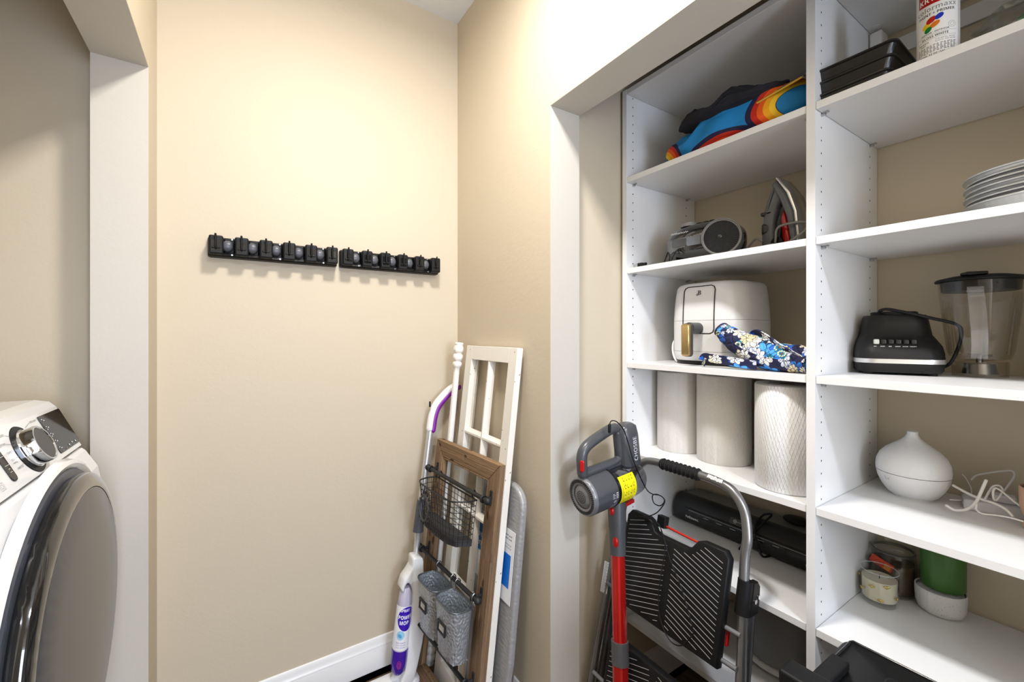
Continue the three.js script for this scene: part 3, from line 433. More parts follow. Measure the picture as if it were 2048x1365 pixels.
// ---------------------------------------------------------------- spray mop (faces the room, +z)
{
  const O = V(0.536, 0.0, -1.63), m = thing('spray_mop', 'white and purple spray mop with silver pole leaning in the corner', 'mop', [O.x, O.y, O.z]);
  const L = (u, v, z) => onZ(u, v, z).sub(O);
  const zAt = (v) => -1.622 - 0.085 * Math.max(0, Math.min(1, (1340 - v) / 540));
  const q = (u, v, dz = 0) => L(u, v, zAt(v) + dz);
  M('pole', [rod(q(832, 1112), q(842, 1005), 0.0125), rod(q(842, 1010), q(861, 856), 0.0135)], std(0xd4d6d8, 0.32, 0.7), m);
  M('lower_pole', rod(q(833, 1112), q(836, 1062), 0.0125), std(0xcfd1d4, 0.3, 0.8), m);
  M('grip_sleeve', [rod(q(836, 1064), q(843, 1000), 0.021, 0.0175, 24)], std(lin(0.075, 0.085, 0.11), 0.5), m);
  const bend = [q(860, 858), q(864, 832), q(871, 812), q(884, 795), q(899, 780), q(912, 772)];
  M('handle', tube(bend, 0.0165, false, 14, 60), MAT.whitePlastic, m);
  M('handle_grip', tube(bend.map((p) => p.clone().add(V(0.010, -0.006, 0.006))), 0.0125, false, 12, 60), std(lin(0.20, 0.01, 0.30), 0.35), m);
  M('trigger', box(0.006, 0.024, 0.008, ...q(865, 808, 0.012).add(V(-0.014, 0, 0.006)).toArray(), 0.002), MAT.blackPlastic, m);
  // body shell: outline in its own plane, real thickness
  const out = [[823, 1112], [841, 1112], [843, 1140], [846, 1180], [847, 1215], [843, 1262], [836, 1300], [828, 1335], [817, 1362], [797, 1364], [800, 1352], [806, 1335], [812, 1290], [817, 1240], [821, 1200], [821, 1180], [818, 1167], [812, 1161], [807, 1166], [803, 1178], [799, 1174], [804, 1156], [812, 1144], [820, 1130]];
  const zb = -1.622, flat = out.map(([u, v]) => { const p = onZ(u, v, zb); return [p.x - O.x, p.y - O.y]; });
  const cv = new THREE.CatmullRomCurve3(flat.map(([x, y]) => V(x, y, 0)), true, 'catmullrom', 0.35).getPoints(150).map((p) => [p.x, p.y]);
  M('body', toCreasedNormals(ext(cv, 0.058, 0.006, [], 4), 0.6).translate(0, 0, zb - O.z - 0.030), MAT.whitePlastic, m);
  // bottle
  const b0 = onZ(794, 1345, zb).sub(O), b1 = onZ(812, 1166, zb).sub(O), bl = b1.distanceTo(b0), bq = new THREE.Quaternion().setFromUnitVectors(V(0, 1, 0), b1.clone().sub(b0).normalize());
  const place = (g, dx = 0) => g.scale(0.85, 1, 0.9).applyQuaternion(bq).translate(b0.x + dx, b0.y, b0.z + 0.006);
  const bt = new THREE.Group(); bt.name = 'bottle'; m.add(bt);
  M('cleaner_bottle', place(lathe([[0, 0], [0.018, 0.002], [0.030, 0.016], [0.035, 0.045], [0.0355, 0.12], [0.034, 0.2], [0.031, bl - 0.075], [0.027, bl - 0.03], [0.018, bl - 0.012], [0, bl - 0.010]], 40)), phys(lin(0.70, 0.66, 0.80), 0.12, { transmission: 0.25 }), bt);
  M('cleaning_liquid', place(lathe([[0, -0.001], [0.0185, 0.0015], [0.0308, 0.016], [0.0358, 0.045], [0.0362, 0.098], [0, 0.099]], 40)), phys(lin(0.055, 0.012, 0.34), 0.18), bt);
  const lt = canvasTex(1024, 768, (c, w, h) => { c.fillStyle = '#f3f3f6'; c.fillRect(0, 0, w, h); c.fillStyle = '#3a12b0'; c.beginPath(); c.ellipse(530, 220, 200, 210, 0, 0, 7); c.fill(); text(c, 'SPRAY', 480, 70, 70, '#ffffff'); text(c, 'POWER', 500, 190, 92, '#ffffff'); text(c, 'MOP', 480, 285, 92, '#ffffff'); c.fillStyle = '#9fd4ee'; c.beginPath(); c.arc(430, 500, 82, 0, 7); c.fill(); c.fillStyle = '#5aa9dd'; c.beginPath(); c.ellipse(420, 510, 46, 30, 0.6, 0, 7); c.fill(); for (let i = 0; i < 3; i++) text(c, 'floor cleaner', 450, 630 + i * 40, 36, i ? '#8a7fb0' : '#5a3fb0', { style: 'normal' }); });
  M('bottle_label', place(new THREE.CylinderGeometry(0.0335, 0.0362, bl - 0.175, 40, 1, true, Math.PI, 2 * Math.PI).translate(0, 0.102 + (bl - 0.175) / 2, 0)), std(0xffffff, 0.35, 0, { map: lt }), bt);
  { const [g, mt] = decal(0.02, 0.034, 80, 136, (c) => { c.strokeStyle = '#c93a9a'; c.lineWidth = 7; c.beginPath(); c.ellipse(40, 68, 30, 56, 0, 0, 7); c.stroke(); c.beginPath(); c.moveTo(40, 30); c.quadraticCurveTo(14, 80, 40, 104); c.quadraticCurveTo(66, 80, 40, 30); c.stroke(); }); M('emblem', g.rotateY(-0.35).translate(b0.x - 0.006, b0.y + 0.055, b0.z + 0.041), mt, bt); }
  M('cutout_lining', tube([q(808, 1174, -0.004), q(812, 1168, -0.004), q(817, 1174, -0.004), q(818, 1188, -0.004)], 0.016, false, 12), std(lin(0.35, 0.01, 0.38), 0.35), m);
  // flat mop head
  M('mop_head', [loft([{ y: 0.012, w: 0.25, d: 0.095, r: 0.03 }, { y: 0.024, w: 0.245, d: 0.09, r: 0.03 }, { y: 0.034, w: 0.2, d: 0.07, r: 0.03 }, { y: 0.04, w: 0.12, d: 0.05, r: 0.02 }]).translate(-0.045, 0, -0.012)], MAT.whitePlastic, m);
  for (let i = 0; i < 6; i++) M('head_rib', box(0.004, 0.006, 0.06, -0.10 + i * 0.024, 0.034, -0.012, 0.0018), MAT.whitePlastic, m);
  M('head_button', [ball(0.011, -0.105, 0.030, 0.012, 1, 0.7, 1)], std(lin(0.05, 0.012, 0.30), 0.3), m);
  M('mop_pad', box(0.26, 0.012, 0.10, -0.045, 0.006, -0.012, 0.005), std(lin(0.22, 0.12, 0.4), 0.9), m);
  M('neck_joint', [rod([-0.03, 0.035, -0.005], [0.0, 0.06, 0.0], 0.012)], MAT.whitePlastic, m);
}
// ---------------------------------------------------------------- stick vacuum standing against the closet jamb
{
  const Z0 = -0.95, O = V(0.925, 0, -0.80);
  const v = thing('stick_vacuum', 'grey and red cordless stick vacuum with clear dust cup leaning on the closet jamb', 'vacuum', [O.x, O.y, O.z]);
  const put = (g) => g.translate(-O.x, -O.y, -O.z);
  // motor axis runs along +x, rising a little
  const A = V(0.868, 0.893, Z0), tilt = 0.10;
  const ax = (g) => put(g.rotateZ(tilt).translate(A.x, A.y, A.z));
  const lx = (pts, n = 48) => lathe(pts.map(([r, y]) => [r, y]), n, 'x');   // pts: radius, distance along the axis
  const body = std(lin(0.066, 0.069, 0.077), 0.3);
  M('motor_housing', ax(lx([[0, 0.004], [0.050, 0.004], [0.057, 0.006], [0.059, 0.012], [0.059, 0.098], [0, 0.098]])), body, v);
  const fc = M('filter_cover', ax(lx([[0, 0.010], [0.0, -0.004], [0.026, -0.0035], [0.034, 0.001], [0.036, 0.003], [0.036, -0.001], [0.040, -0.003], [0.0535, -0.003], [0.057, 0.0], [0.059, 0.004], [0.059, 0.010]].reverse())), std(lin(0.20, 0.205, 0.215), 0.35, 0.3), v);
  const slot = box(0.0016, 0.0090, 0.0028); for (let i = 0; i < 52; i++) { const a = i / 52 * 6.2832; M('vent_slot', ax(slot.clone().translate(-0.0032, 0.047, 0).rotateX(a)), MAT.rubber, fc); }
  const dot = cyl(0.0012, 0.0012, 0.0012, 0, 0, 0, 'x', 8); for (let k = 0; k < 4; k++) for (let i = 0; i < (k ? k * 7 : 1); i++) { const a = i / (k * 7 || 1) * 6.2832; M('vent_hole', ax(dot.clone().translate(-0.0042, k * 0.0058 * Math.cos(a), k * 0.0058 * Math.sin(a))), MAT.rubber, fc); }
  // clear dust cup with cyclone inside
  M('dust_cup', ax(lx([[0.0575, 0.101], [0.0575, 0.20], [0.054, 0.222], [0.045, 0.236], [0.02, 0.242], [0, 0.243]].reverse())), phys(lin(0.62, 0.62, 0.64), 0.06, { transmission: 1, thickness: 0 }), v);
  M('cyclone_filter', ax(lx([[0, 0.10], [0.036, 0.10], [0.034, 0.17], [0.024, 0.20], [0, 0.205]])), std(lin(0.05, 0.05, 0.055), 0.5), v);
  M('dust_load', ax(lump((p) => { const n = 1 + 0.35 * nz(p.x * 3, p.y * 3, p.z * 3); return V(0.155 + p.x * 0.05 * n, -0.006 + p.y * 0.045 * n, p.z * 0.047 * n); }, 30, 20)), std(lin(0.30, 0.29, 0.29), 0.95), v);
  M('cup_joint', ax(lx([[0, 0.095], [0.060, 0.095], [0.0605, 0.098], [0.060, 0.101], [0, 0.101]])), MAT.blackPlastic, v);
  // printed sticker wraps the side that faces the room
  const wrap = (r, x0, x1, a0, a1) => { const g = new THREE.CylinderGeometry(r, r, x1 - x0, 24, 1, true, a0, a1 - a0); const uv = g.attributes.uv; for (let i = 0; i < uv.count; i++) uv.setXY(i, uv.getY(i), 1 - uv.getX(i)); g.rotateZ(-Math.PI / 2).translate((x0 + x1) / 2, 0, 0); return ax(g); };
  const st = canvasTex(360, 420, (c, w, h) => { c.fillStyle = '#f6ea12'; c.fillRect(0, 0, w, h); c.fillStyle = '#3c3a10'; const g = () => rr(0, 1); for (let y = 0; y < 5; y++) for (let x = 0; x < 4; x++) { const X = 96 + x * 66, Y = 40 + y * 78; c.lineWidth = 6; c.strokeStyle = '#4a4812'; c.beginPath(); c.arc(X, Y, 12 + 8 * g(), g() * 3, 3 + g() * 3); c.stroke(); c.fillRect(X - 14 + g() * 10, Y + 14, 22, 9); if (g() > 0.4) c.fillRect(X + 8, Y - 22, 9, 20); } for (let i = 0; i < 4; i++) { c.save(); c.translate(26 + i * 12, 330); c.rotate(-Math.PI / 2); c.fillStyle = '#8a8424'; c.fillRect(0, 0, 250 - 40 * i, 4); c.restore(); } text(c, '4', 46, 386, 52, '#26240a'); });
  M('instruction_sticker', wrap(0.0596, 0.106, 0.172, -0.75, 1.25), std(0xffffff, 0.4, 0, { map: st }), v).userData.label = 'bright yellow instruction sticker';
  const sp = canvasTex(200, 460, (c, w, h) => { c.clearRect(0, 0, w, h); c.fillStyle = 'rgba(225,228,232,0.85)'; for (let i = 0; i < 4; i++) { c.fillRect(30, 40 + i * 22, 40 + (i % 2) * 26, 8); c.fillRect(112, 30 + i * 26, 50, 12); } text(c, 'CE', 92, 170, 56, 'rgba(225,228,232,0.9)'); for (let i = 0; i < 9; i++) c.fillRect(24, 230 + i * 22, 150 - (i * 37) % 70, 5); });
  M('rating_print', wrap(0.0593, 0.064, 0.098, -0.2, 1.35), std(0xffffff, 0.4, 0, { map: sp, transparent: true }), v);
  // handle loop in the plane of the axis
  const h = (u, y, z = 0) => V(u - O.x, y - O.y, Z0 + z - O.z);
  const loop = [[0.868, 0.965], [0.866, 1.010], [0.876, 1.034], [0.905, 1.052], [0.975, 1.078], [1.005, 1.082]];
  M('handle', [tube(loop.map(([x, y]) => h(x, y)), 0.0165, false, 18, 60)], body, v);
  M('handle_base', [put(loft([{ y: -0.085, w: 0.042, d: 0.018, r: 0.008 }, { y: 0.085, w: 0.042, d: 0.018, r: 0.008 }]).rotateZ(-Math.PI / 2 + tilt).translate(0.952, 0.963, Z0)), tube([h(1.03, 0.985), h(1.022, 1.02), h(1.016, 1.065)], 0.0145, false, 14), tube([h(0.875, 0.960), h(0.93, 0.966), h(1.0, 0.975), h(1.03, 0.990)], 0.012, false, 12)], body, v);
  M('power_button', put(ext(rrect(0.014, 0.034, 0.0065), 0.008, 0.003).rotateY(-Math.PI / 2 + 0.7).translate(0.8585, 0.990, Z0 + 0.010)), MAT.red, v);
  // battery block
  const bt = M('battery_pack', put(loft([{ y: 0, w: 0.074, d: 0.060, r: 0.020 }, { y: 0.012, w: 0.080, d: 0.064, r: 0.022 }, { y: 0.10, w: 0.076, d: 0.060, r: 0.022 }, { y: 0.128, w: 0.066, d: 0.054, r: 0.020 }, { y: 0.136, w: 0.046, d: 0.04, r: 0.018 }], 8, 0.9).rotateZ(0.10).translate(1.066, 0.956, Z0)), body, v);
  { const [g, m] = decal(0.105, 0.03, 420, 120, (c) => text(c, 'CHOSBE', 210, 62, 84, '#e4e6ea', { style: 'normal' }), { rough: 0.3 }); M('brand_lettering', put(g.rotateZ(Math.PI / 2 + 0.10).rotateX(-0.024).translate(1.064, 1.016, Z0 + 0.0326)), m, bt); }
  M('cup_latch', put(ext([[0, 0], [0.05, 0.008], [0.05, 0.018], [0, 0.010]], 0.03, 0.003).translate(1.02, 0.832, Z0 - 0.005)), MAT.red, v);
  // tube socket, red poles, joint
  const P0 = V(1.012, 0.850, -0.948), P1 = V(0.918, 0.08, -0.835), pp = (k) => P0.clone().lerp(P1, k).sub(O);
  M('pole_socket', [rod(pp(0), pp(0.10), 0.029, 0.027, 28), rod(pp(0.10), pp(0.20), 0.026, 0.024, 28)], body, v);
  M('release_button', [ball(0.012, ...pp(0.145).add(V(-0.020, 0, 0.010)).toArray(), 0.6, 1.4, 0.9), ball(0.010, ...pp(0.03).add(V(-0.027, 0, 0.004)).toArray(), 0.7, 1.3, 0.9)], MAT.red, v);
  const redTube = phys(lin(0.52, 0.012, 0.010), 0.22, { metalness: 0.45, clearcoat: 0.6 });
  M('red_tube', rod(pp(0.195), pp(0.53), 0.0215, 0.0215, 32), redTube, v);
  M('tube_joint', [rod(pp(0.505), pp(0.585), 0.0255, 0.0255, 32)], std(lin(0.08, 0.083, 0.09), 0.32), v);
  M('joint_button', ball(0.013, ...pp(0.545).add(V(0.024, 0, 0.002)).toArray(), 0.5, 1.5, 0.8), MAT.red, v);
  M('red_tube', rod(pp(0.58), pp(0.95), 0.0235, 0.0235, 32), redTube, v);
  M('floor_head', [loft([{ y: 0.004, w: 0.09, d: 0.24, r: 0.03 }, { y: 0.035, w: 0.09, d: 0.24, r: 0.03 }, { y: 0.05, w: 0.06, d: 0.2, r: 0.03 }]).translate(-0.01, 0, -0.04), rod(pp(0.94), pp(1.03), 0.024)], body, v);
  for (const z of [-0.1, 0.02]) M('wheel', cyl(0.014, 0.014, 0.012, 0.03, 0.014, z, 'z', 20), MAT.rubber, v);
}
{ // charging cord draped over the stool
  const z = -0.905, x = 1.045;
  const a = [[1219, 852], [1222, 843], [1233, 844], [1247, 860], [1256, 885], [1268, 925], [1290, 974]].map(([u, v]) => onZ(u, v, z));
  const loop = [[1303, 988], [1321, 992], [1329, 1002], [1321, 1012], [1308, 1007], [1305, 992], [1316, 990], [1330, 1002], [1318, 1022], [1304, 1031], [1290, 1034]].map(([u, v], i) => onX(u, v, 1.095 - i * 0.002));
  const b = [[1272, 1034], [1300, 1038], [1316, 1048], [1325, 1068], [1330, 1100], [1322, 1150], [1317, 1200], [1322, 1245], [1340, 1282], [1362, 1292], [1382, 1275], [1386, 1262], [1376, 1222], [1360, 1170], [1340, 1120], [1330, 1085], [1322, 1060]].map(([u, v]) => { let x = 1.04; for (let i = 0; i < 6; i++) x = 0.948 + 0.223 * onX(u, v, x).y - 0.046; return onX(u, v, x); });
  const base = onZ(1219, 862, z); const c = thing('charging_cord', 'thin black charging cord hanging from the vacuum over the stool', 'cord', [base.x, base.y, base.z]);
  const rel = (l) => l.map((p) => p.clone().sub(base));
  M('cable', tube(rel([...a, ...loop, ...b]), 0.0017, false, 6, 320), MAT.blackPlastic, c);
  M('plug', tube(rel([onZ(1219, 864, z), onZ(1219, 851, z)]), 0.0048, false, 10), MAT.blackPlastic, c);
}

// ---------------------------------------------------------------- folded step stool leaning on the shelves
{
  const tl = Math.atan(0.212 / 0.95), s = thing('step_stool', 'folded step stool with grey tube frame and black ribbed steps', 'step stool', [0.948, 0, -0.808], -Math.PI / 2); s.rotation.x = -tl;
  const pewter = std(lin(0.27, 0.275, 0.285), 0.3, 0.85);
  const hw = 0.205, H = 0.985;
  const frame = [[-0.245, 0.012, 0], [-0.235, 0.4, 0], [-0.214, 0.80, 0], [-0.208, 0.86, 0], [-0.192, 0.925, 0], [-0.150, 0.972, 0], [-0.10, 0.981, 0], [0, 0.983, 0], [0.09, 0.981, 0], [0.150, 0.968, 0], [0.190, 0.925, 0], [0.206, 0.86, 0], [0.205, 0.80, 0], [0.222, 0.6, 0], [0.235, 0.4, 0], [0.245, 0.012, 0]];
  M('front_frame', tube(frame, 0.0128, false, 16, 200, 0.4), pewter, s);
  M('hand_grip', [rod([-0.085, 0.982, 0], [0.05, 0.9815, 0], 0.0165, 0.0165, 24)], MAT.rubber, s);
  for (let i = 0; i < 9; i++) M('grip_ridge', at(new THREE.TorusGeometry(0.0165, 0.0024, 6, 22).rotateY(Math.PI / 2), -0.078 + i * 0.0152, 0.982, 0), MAT.rubber, s);
  { const [g, m] = decal(0.052, 0.016, 208, 64, (c) => { c.fillStyle = '#e9e9e6'; c.beginPath(); c.moveTo(10, 22); for (let i = 0; i <= 20; i++) c.lineTo(10 + i * 9.2, 12 + rr(-7, 9)); for (let i = 20; i >= 0; i--) c.lineTo(10 + i * 9.2, 52 + rr(-9, 7)); c.fill(); c.lineWidth = 3; text(c, 'WERNER', 106, 34, 30, '#8e8e8c', { style: 'normal' }); }); M('torn_sticker', g.rotateX(-0.35).rotateZ(-0.12).translate(0.105, 0.9865, 0.0122), m, s); }
  // rear legs folded behind
  for (const k of [-1, 1]) M('rear_leg', [rod([k * 0.216, 0.70, -0.032], [k * 0.240, 0.012, -0.036], 0.0128), ], std(lin(0.12, 0.122, 0.13), 0.32, 0.7), s);
  M('rear_cross_bar', [rod([-0.23, 0.22, -0.034], [0.23, 0.22, -0.034], 0.009)], pewter, s);
  for (const k of [-1, 1]) {
    const c = M('hinge_clamp', [cyl(0.0185, 0.0185, 0.085, k * 0.213, 0.715, 0, 'y', 24), ext([[0, 0], [0.035, 0.006], [0.040, 0.03], [0.034, 0.075], [0.02, 0.088], [0, 0.086]], 0.016, 0.003).rotateY(Math.PI / 2).translate(k * 0.213 - 0.008 + k * 0.012, 0.672, -0.004)], MAT.blackPlastic, s);
    for (const [y, z] of [[0.712, -0.016], [0.722, -0.032]]) M('rivet', cyl(0.0058, 0.0058, 0.004, k * 0.2345, y, z, 'x', 14), MAT.chrome, c);
  }
  M('red_safety_bar', [rod([-0.06, 0.796, -0.016], [0.150, 0.787, -0.016], 0.0034)], std(lin(0.55, 0.02, 0.01), 0.35), s);
  M('bar_guide', box(0.03, 0.036, 0.022, -0.062, 0.806, -0.014, 0.003), MAT.blackPlastic, s);
  M('red_latch', [box(0.006, 0.04, 0.012, 0.186, 0.600, 0.004, 0.002)], MAT.red, s);
  // steps
  const step = (y0, y1, z, notch) => {
    const o = notch ? [[-0.172, y0], [0.172, y0], [0.172, y1 - 0.018], [0.158, y1], [0.094, y1], [0.08, y1 - 0.006], [0.062, y1 - 0.032], [0.045, y1 - 0.037], [-0.045, y1 - 0.037], [-0.062, y1 - 0.032], [-0.08, y1 - 0.006], [-0.094, y1], [-0.158, y1], [-0.172, y1 - 0.018]] : [[-0.172, y0], [0.172, y0], [0.172, y1 - 0.012], [0.162, y1], [-0.162, y1], [-0.172, y1 - 0.012]];
    const t = M('step_tread', toCreasedNormals(ext(o, 0.030, 0.006, [], 4), 0.7).translate(0.012, 0, z), MAT.blackPlastic, s);
    const slope = 0.33, ribm = std(lin(0.36, 0.36, 0.35), 0.6);
    for (const k of [-1, 1]) for (let i = -8; i < 26; i++) {   // ribs fall away from the centre line on both halves
      const yc = y0 + 0.014 + i * 0.0142; const pts = [];
      let xa = 0.012, xb = 0.158, ya = yc + slope * (0.158 - 0.012), yb = yc;
      const top = (x) => (notch && x < 0.070 ? y1 - 0.052 : notch && x < 0.09 ? y1 - 0.035 : y1 - 0.014);
      const n = 40; let p0 = null, p1 = null; for (let j = 0; j <= n; j++) { const x = xa + (xb - xa) * j / n, y = ya + (yb - ya) * j / n; if (y > y0 + 0.014 && y < top(x)) { p0 ||= [x, y]; p1 = [x, y]; } }
      if (!p0 || p1[0] - p0[0] < 0.012) continue;
      M('tread_rib', rod([0.012 + k * p0[0], p0[1], z + 0.0298], [0.012 + k * p1[0], p1[1], z + 0.0298], 0.0009, 0.0009, 6), ribm, t);
    }
    for (const y of [y0 + 0.02, y0 + 0.10]) for (const k of [-1, 1]) M('step_axle', rod([k * 0.165, y, z + 0.008], [k * 0.222, y, z + 0.006], 0.0062), MAT.midGrey, s);
    return t;
  };
  step(0.527, 0.815, 0.008, true);
  step(0.165, 0.425, 0.010, false);
  for (const k of [-1, 1]) M('rubber_foot', [cyl(0.018, 0.017, 0.03, k * 0.245, 0.015, 0), cyl(0.018, 0.017, 0.03, k * 0.240, 0.015, -0.036)], MAT.rubber, s);
  { const [g, m] = decal(0.024, 0.10, 96, 400, (c, w, h) => { c.fillStyle = '#e8e8e6'; c.fillRect(0, 0, w, h); c.fillStyle = '#77787a'; for (let i = 0; i < 26; i++) c.fillRect(10, 12 + i * 15, 30 + (i * 29) % 46, 5); }); M('warning_label', g.rotateY(0.3).translate(-0.232, 0.56, 0.0135), m, s); }
}

// ---------------------------------------------------------------- black lidded bin in front of the right bay
{
  const b = thing('lidded_bin', 'black plastic lidded bin with silver latch bar standing before the closet shelves', 'bin', [0.905, 0, -0.13], -Math.PI / 2);
  const W = 0.50, D = 0.43, H = 0.735;   // local x along world z
  M('bin_body', loft([{ y: 0, w: W - 0.10, d: D - 0.08, r: 0.03 }, { y: 0.02, w: W - 0.09, d: D - 0.07, r: 0.035 }, { y: 0.66, w: W - 0.03, d: D - 0.03, r: 0.04 }], 7), MAT.blackPlastic, b);
  M('lid', [loft([{ y: 0.655, w: W, d: D, r: 0.03 }, { y: 0.70, w: W, d: D, r: 0.03 }, { y: 0.718, w: W - 0.008, d: D - 0.008, r: 0.028 }, { y: 0.722, w: W - 0.02, d: D - 0.02, r: 0.024 }], 7)], MAT.blackPlastic, b);
  M('lid_rim', [tube([[-W / 2 + 0.015, 0.7225, D / 2 - 0.015], [-W / 2 + 0.015, 0.7225, -D / 2 + 0.03], [-W / 2 + 0.03, 0.7225, -D / 2 + 0.015], [W / 2 - 0.015, 0.7225, -D / 2 + 0.015]], 0.003, false, 6, 60, 0.2)], MAT.blackGloss, b);
  M('lid_panel', [ext(rrect(W - 0.12, D - 0.10, 0.02), 0.010, 0.004).rotateX(-Math.PI / 2).translate(0.03, 0.716, 0.02)], MAT.blackPlastic, b);
  M('lid_grip', [at(new THREE.TorusGeometry(0.03, 0.006, 8, 32).rotateX(Math.PI / 2).scale(1.25, 1, 0.8), -0.05, 0.727, 0.045), ball(0.024, -0.05, 0.7245, 0.045, 1.2, 0.15, 0.8)], MAT.rubber, b);
  M('latch', [box(0.085, 0.030, 0.05, -W / 2 + 0.020, 0.728, 0.014, 0.006), box(0.03, 0.018, 0.09, -W / 2 + 0.03, 0.731, -0.055, 0.004)], MAT.blackPlastic, b);
  M('latch_bar', [rod([-W / 2 - 0.012, 0.690, 0.025], [-W / 2 + 0.10, 0.690, 0.06], 0.014, 0.014, 20), at(new THREE.TorusGeometry(0.016, 0.006, 8, 24).rotateY(Math.PI / 2), -W / 2 - 0.012, 0.690, 0.025)], std(0xd0d0d0, 0.25, 0.95), b);
}
// ---------------------------------------------------------------- things on the shelves; local x runs to world +z, local z faces the room
const FRONT = -Math.PI / 2;
const cord = (name, label, pts, r, mat, cat = 'cord') => { const b = pts[0]; const o = M(name, tube(pts.map((p) => p.clone().sub(b)), r, false, 8, pts.length * 10), mat); o.position.copy(b); return tag(o, label, cat); };

// top shelf, first bay: folded beach bag, black jacket, magazines
{
  const print = canvasTex(1024, 512, (g, w, h) => { g.fillStyle = '#1380c4'; g.fillRect(0, 0, w, h); const cols = ['#1b1740', '#c2240c', '#e8590c', '#f2a60c', '#f7c72a', '#1b86cf']; const arc = (x, y, r, st, a0 = 0, a1 = 7) => { cols.forEach((c, i) => { g.fillStyle = c; g.beginPath(); g.arc(x, y, r - i * st, a0, a1); g.fill(); }); };
    arc(1010, 330, 330, 34); arc(-40, 420, 250, 30); arc(520, 700, 330, 36); g.strokeStyle = '#20243a'; g.lineWidth = 4; for (const [x, y, r] of [[1010, 330, 160], [-40, 420, 100], [520, 700, 150]]) { g.beginPath(); g.arc(x, y, r, 0, 7); g.stroke(); } });
  const bag = thing('beach_bag', 'folded blue beach bag with orange and yellow arc print on the highest shelf', 'bag', [1.305, SH.a, -0.730], FRONT);
  const cloth = std(0xffffff, 0.75, 0, { map: print });
  const shape = (p) => { const x = p.x, b = Math.pow(Math.abs(p.z), 0.6) * Math.sign(p.z); const fold = 0.010 * Math.sin(x * 9 + p.z * 4) + 0.014 * nz(x * 2.2, p.y * 2, p.z * 2); let h = 0.058 + 0.012 * Math.sin(x * 4.4 + 1.2) + 0.02 * Math.max(0, x); if (x < -0.1) h *= 1 + 0.1 * x; return V(x * 0.225 * (1 + 0.04 * nz(p.y * 3, p.z * 3)), Math.max(0.002, h * (1 + Math.sign(p.y) * Math.pow(Math.abs(p.y), 0.7)) + fold * (p.y + 0.6)), b * 0.095 + 0.012 * nz(x * 3, p.y * 2, 4)); };
  const g = lump(shape, 72, 36), uv = g.attributes.uv, ps = g.attributes.position; for (let i = 0; i < uv.count; i++) uv.setXY(i, 0.5 + ps.getX(i) / 0.47, ps.getZ(i) > 0 ? ps.getY(i) / 0.14 : 1 - ps.getY(i) / 0.2);
  M('folded_body', g, cloth, bag);
  const j = M('folded_jacket', lump((p) => V(p.x * 0.165 * (1 + 0.1 * nz(p.y * 2, p.z * 2)), (p.y * 0.5 + 0.5) * (0.055 + 0.012 * Math.sin(p.x * 7) + 0.02 * nz(p.x * 4, p.z * 4, 2)) , p.z * 0.075 * (1 + 0.2 * nz(p.x * 3, p.y * 3))), 56, 30), std(lin(0.010, 0.010, 0.016), 0.9));
  j.position.set(1.258, SH.a + 0.086, -0.722); j.rotation.y = FRONT; tag(j, 'folded black jacket lying on the blue beach bag', 'jacket');
  for (let i = 0; i < 2; i++) {
    const m = thing('magazine', i ? 'thin magazine with dark cover leaning under the other one by the jacket' : 'thin magazine with yellow edge leaning on the blue bag by the jacket', 'magazine', [1.255 + i * 0.012, SH.a + 0.105 + i * 0.010, -0.565 + i * 0.004], FRONT, 'magazines on the beach bag'); m.rotation.z = 0.12 ; m.rotation.x = 0.55;
    M('pages', box(0.115, 0.004, 0.085, 0, 0, 0), std(0xe4e0d4, 0.7), m); M('cover', [box(0.117, 0.0008, 0.087, 0, 0.0024, 0), box(0.117, 0.0008, 0.087, 0, -0.0024, 0)], std(i ? 0x3a3550 : 0x5b5a58, 0.35), m); M('spine', box(0.117, 0.0056, 0.001, 0, 0, 0.043), std(i ? 0x6a6570 : 0xd8a92a, 0.4), m);
  }
}

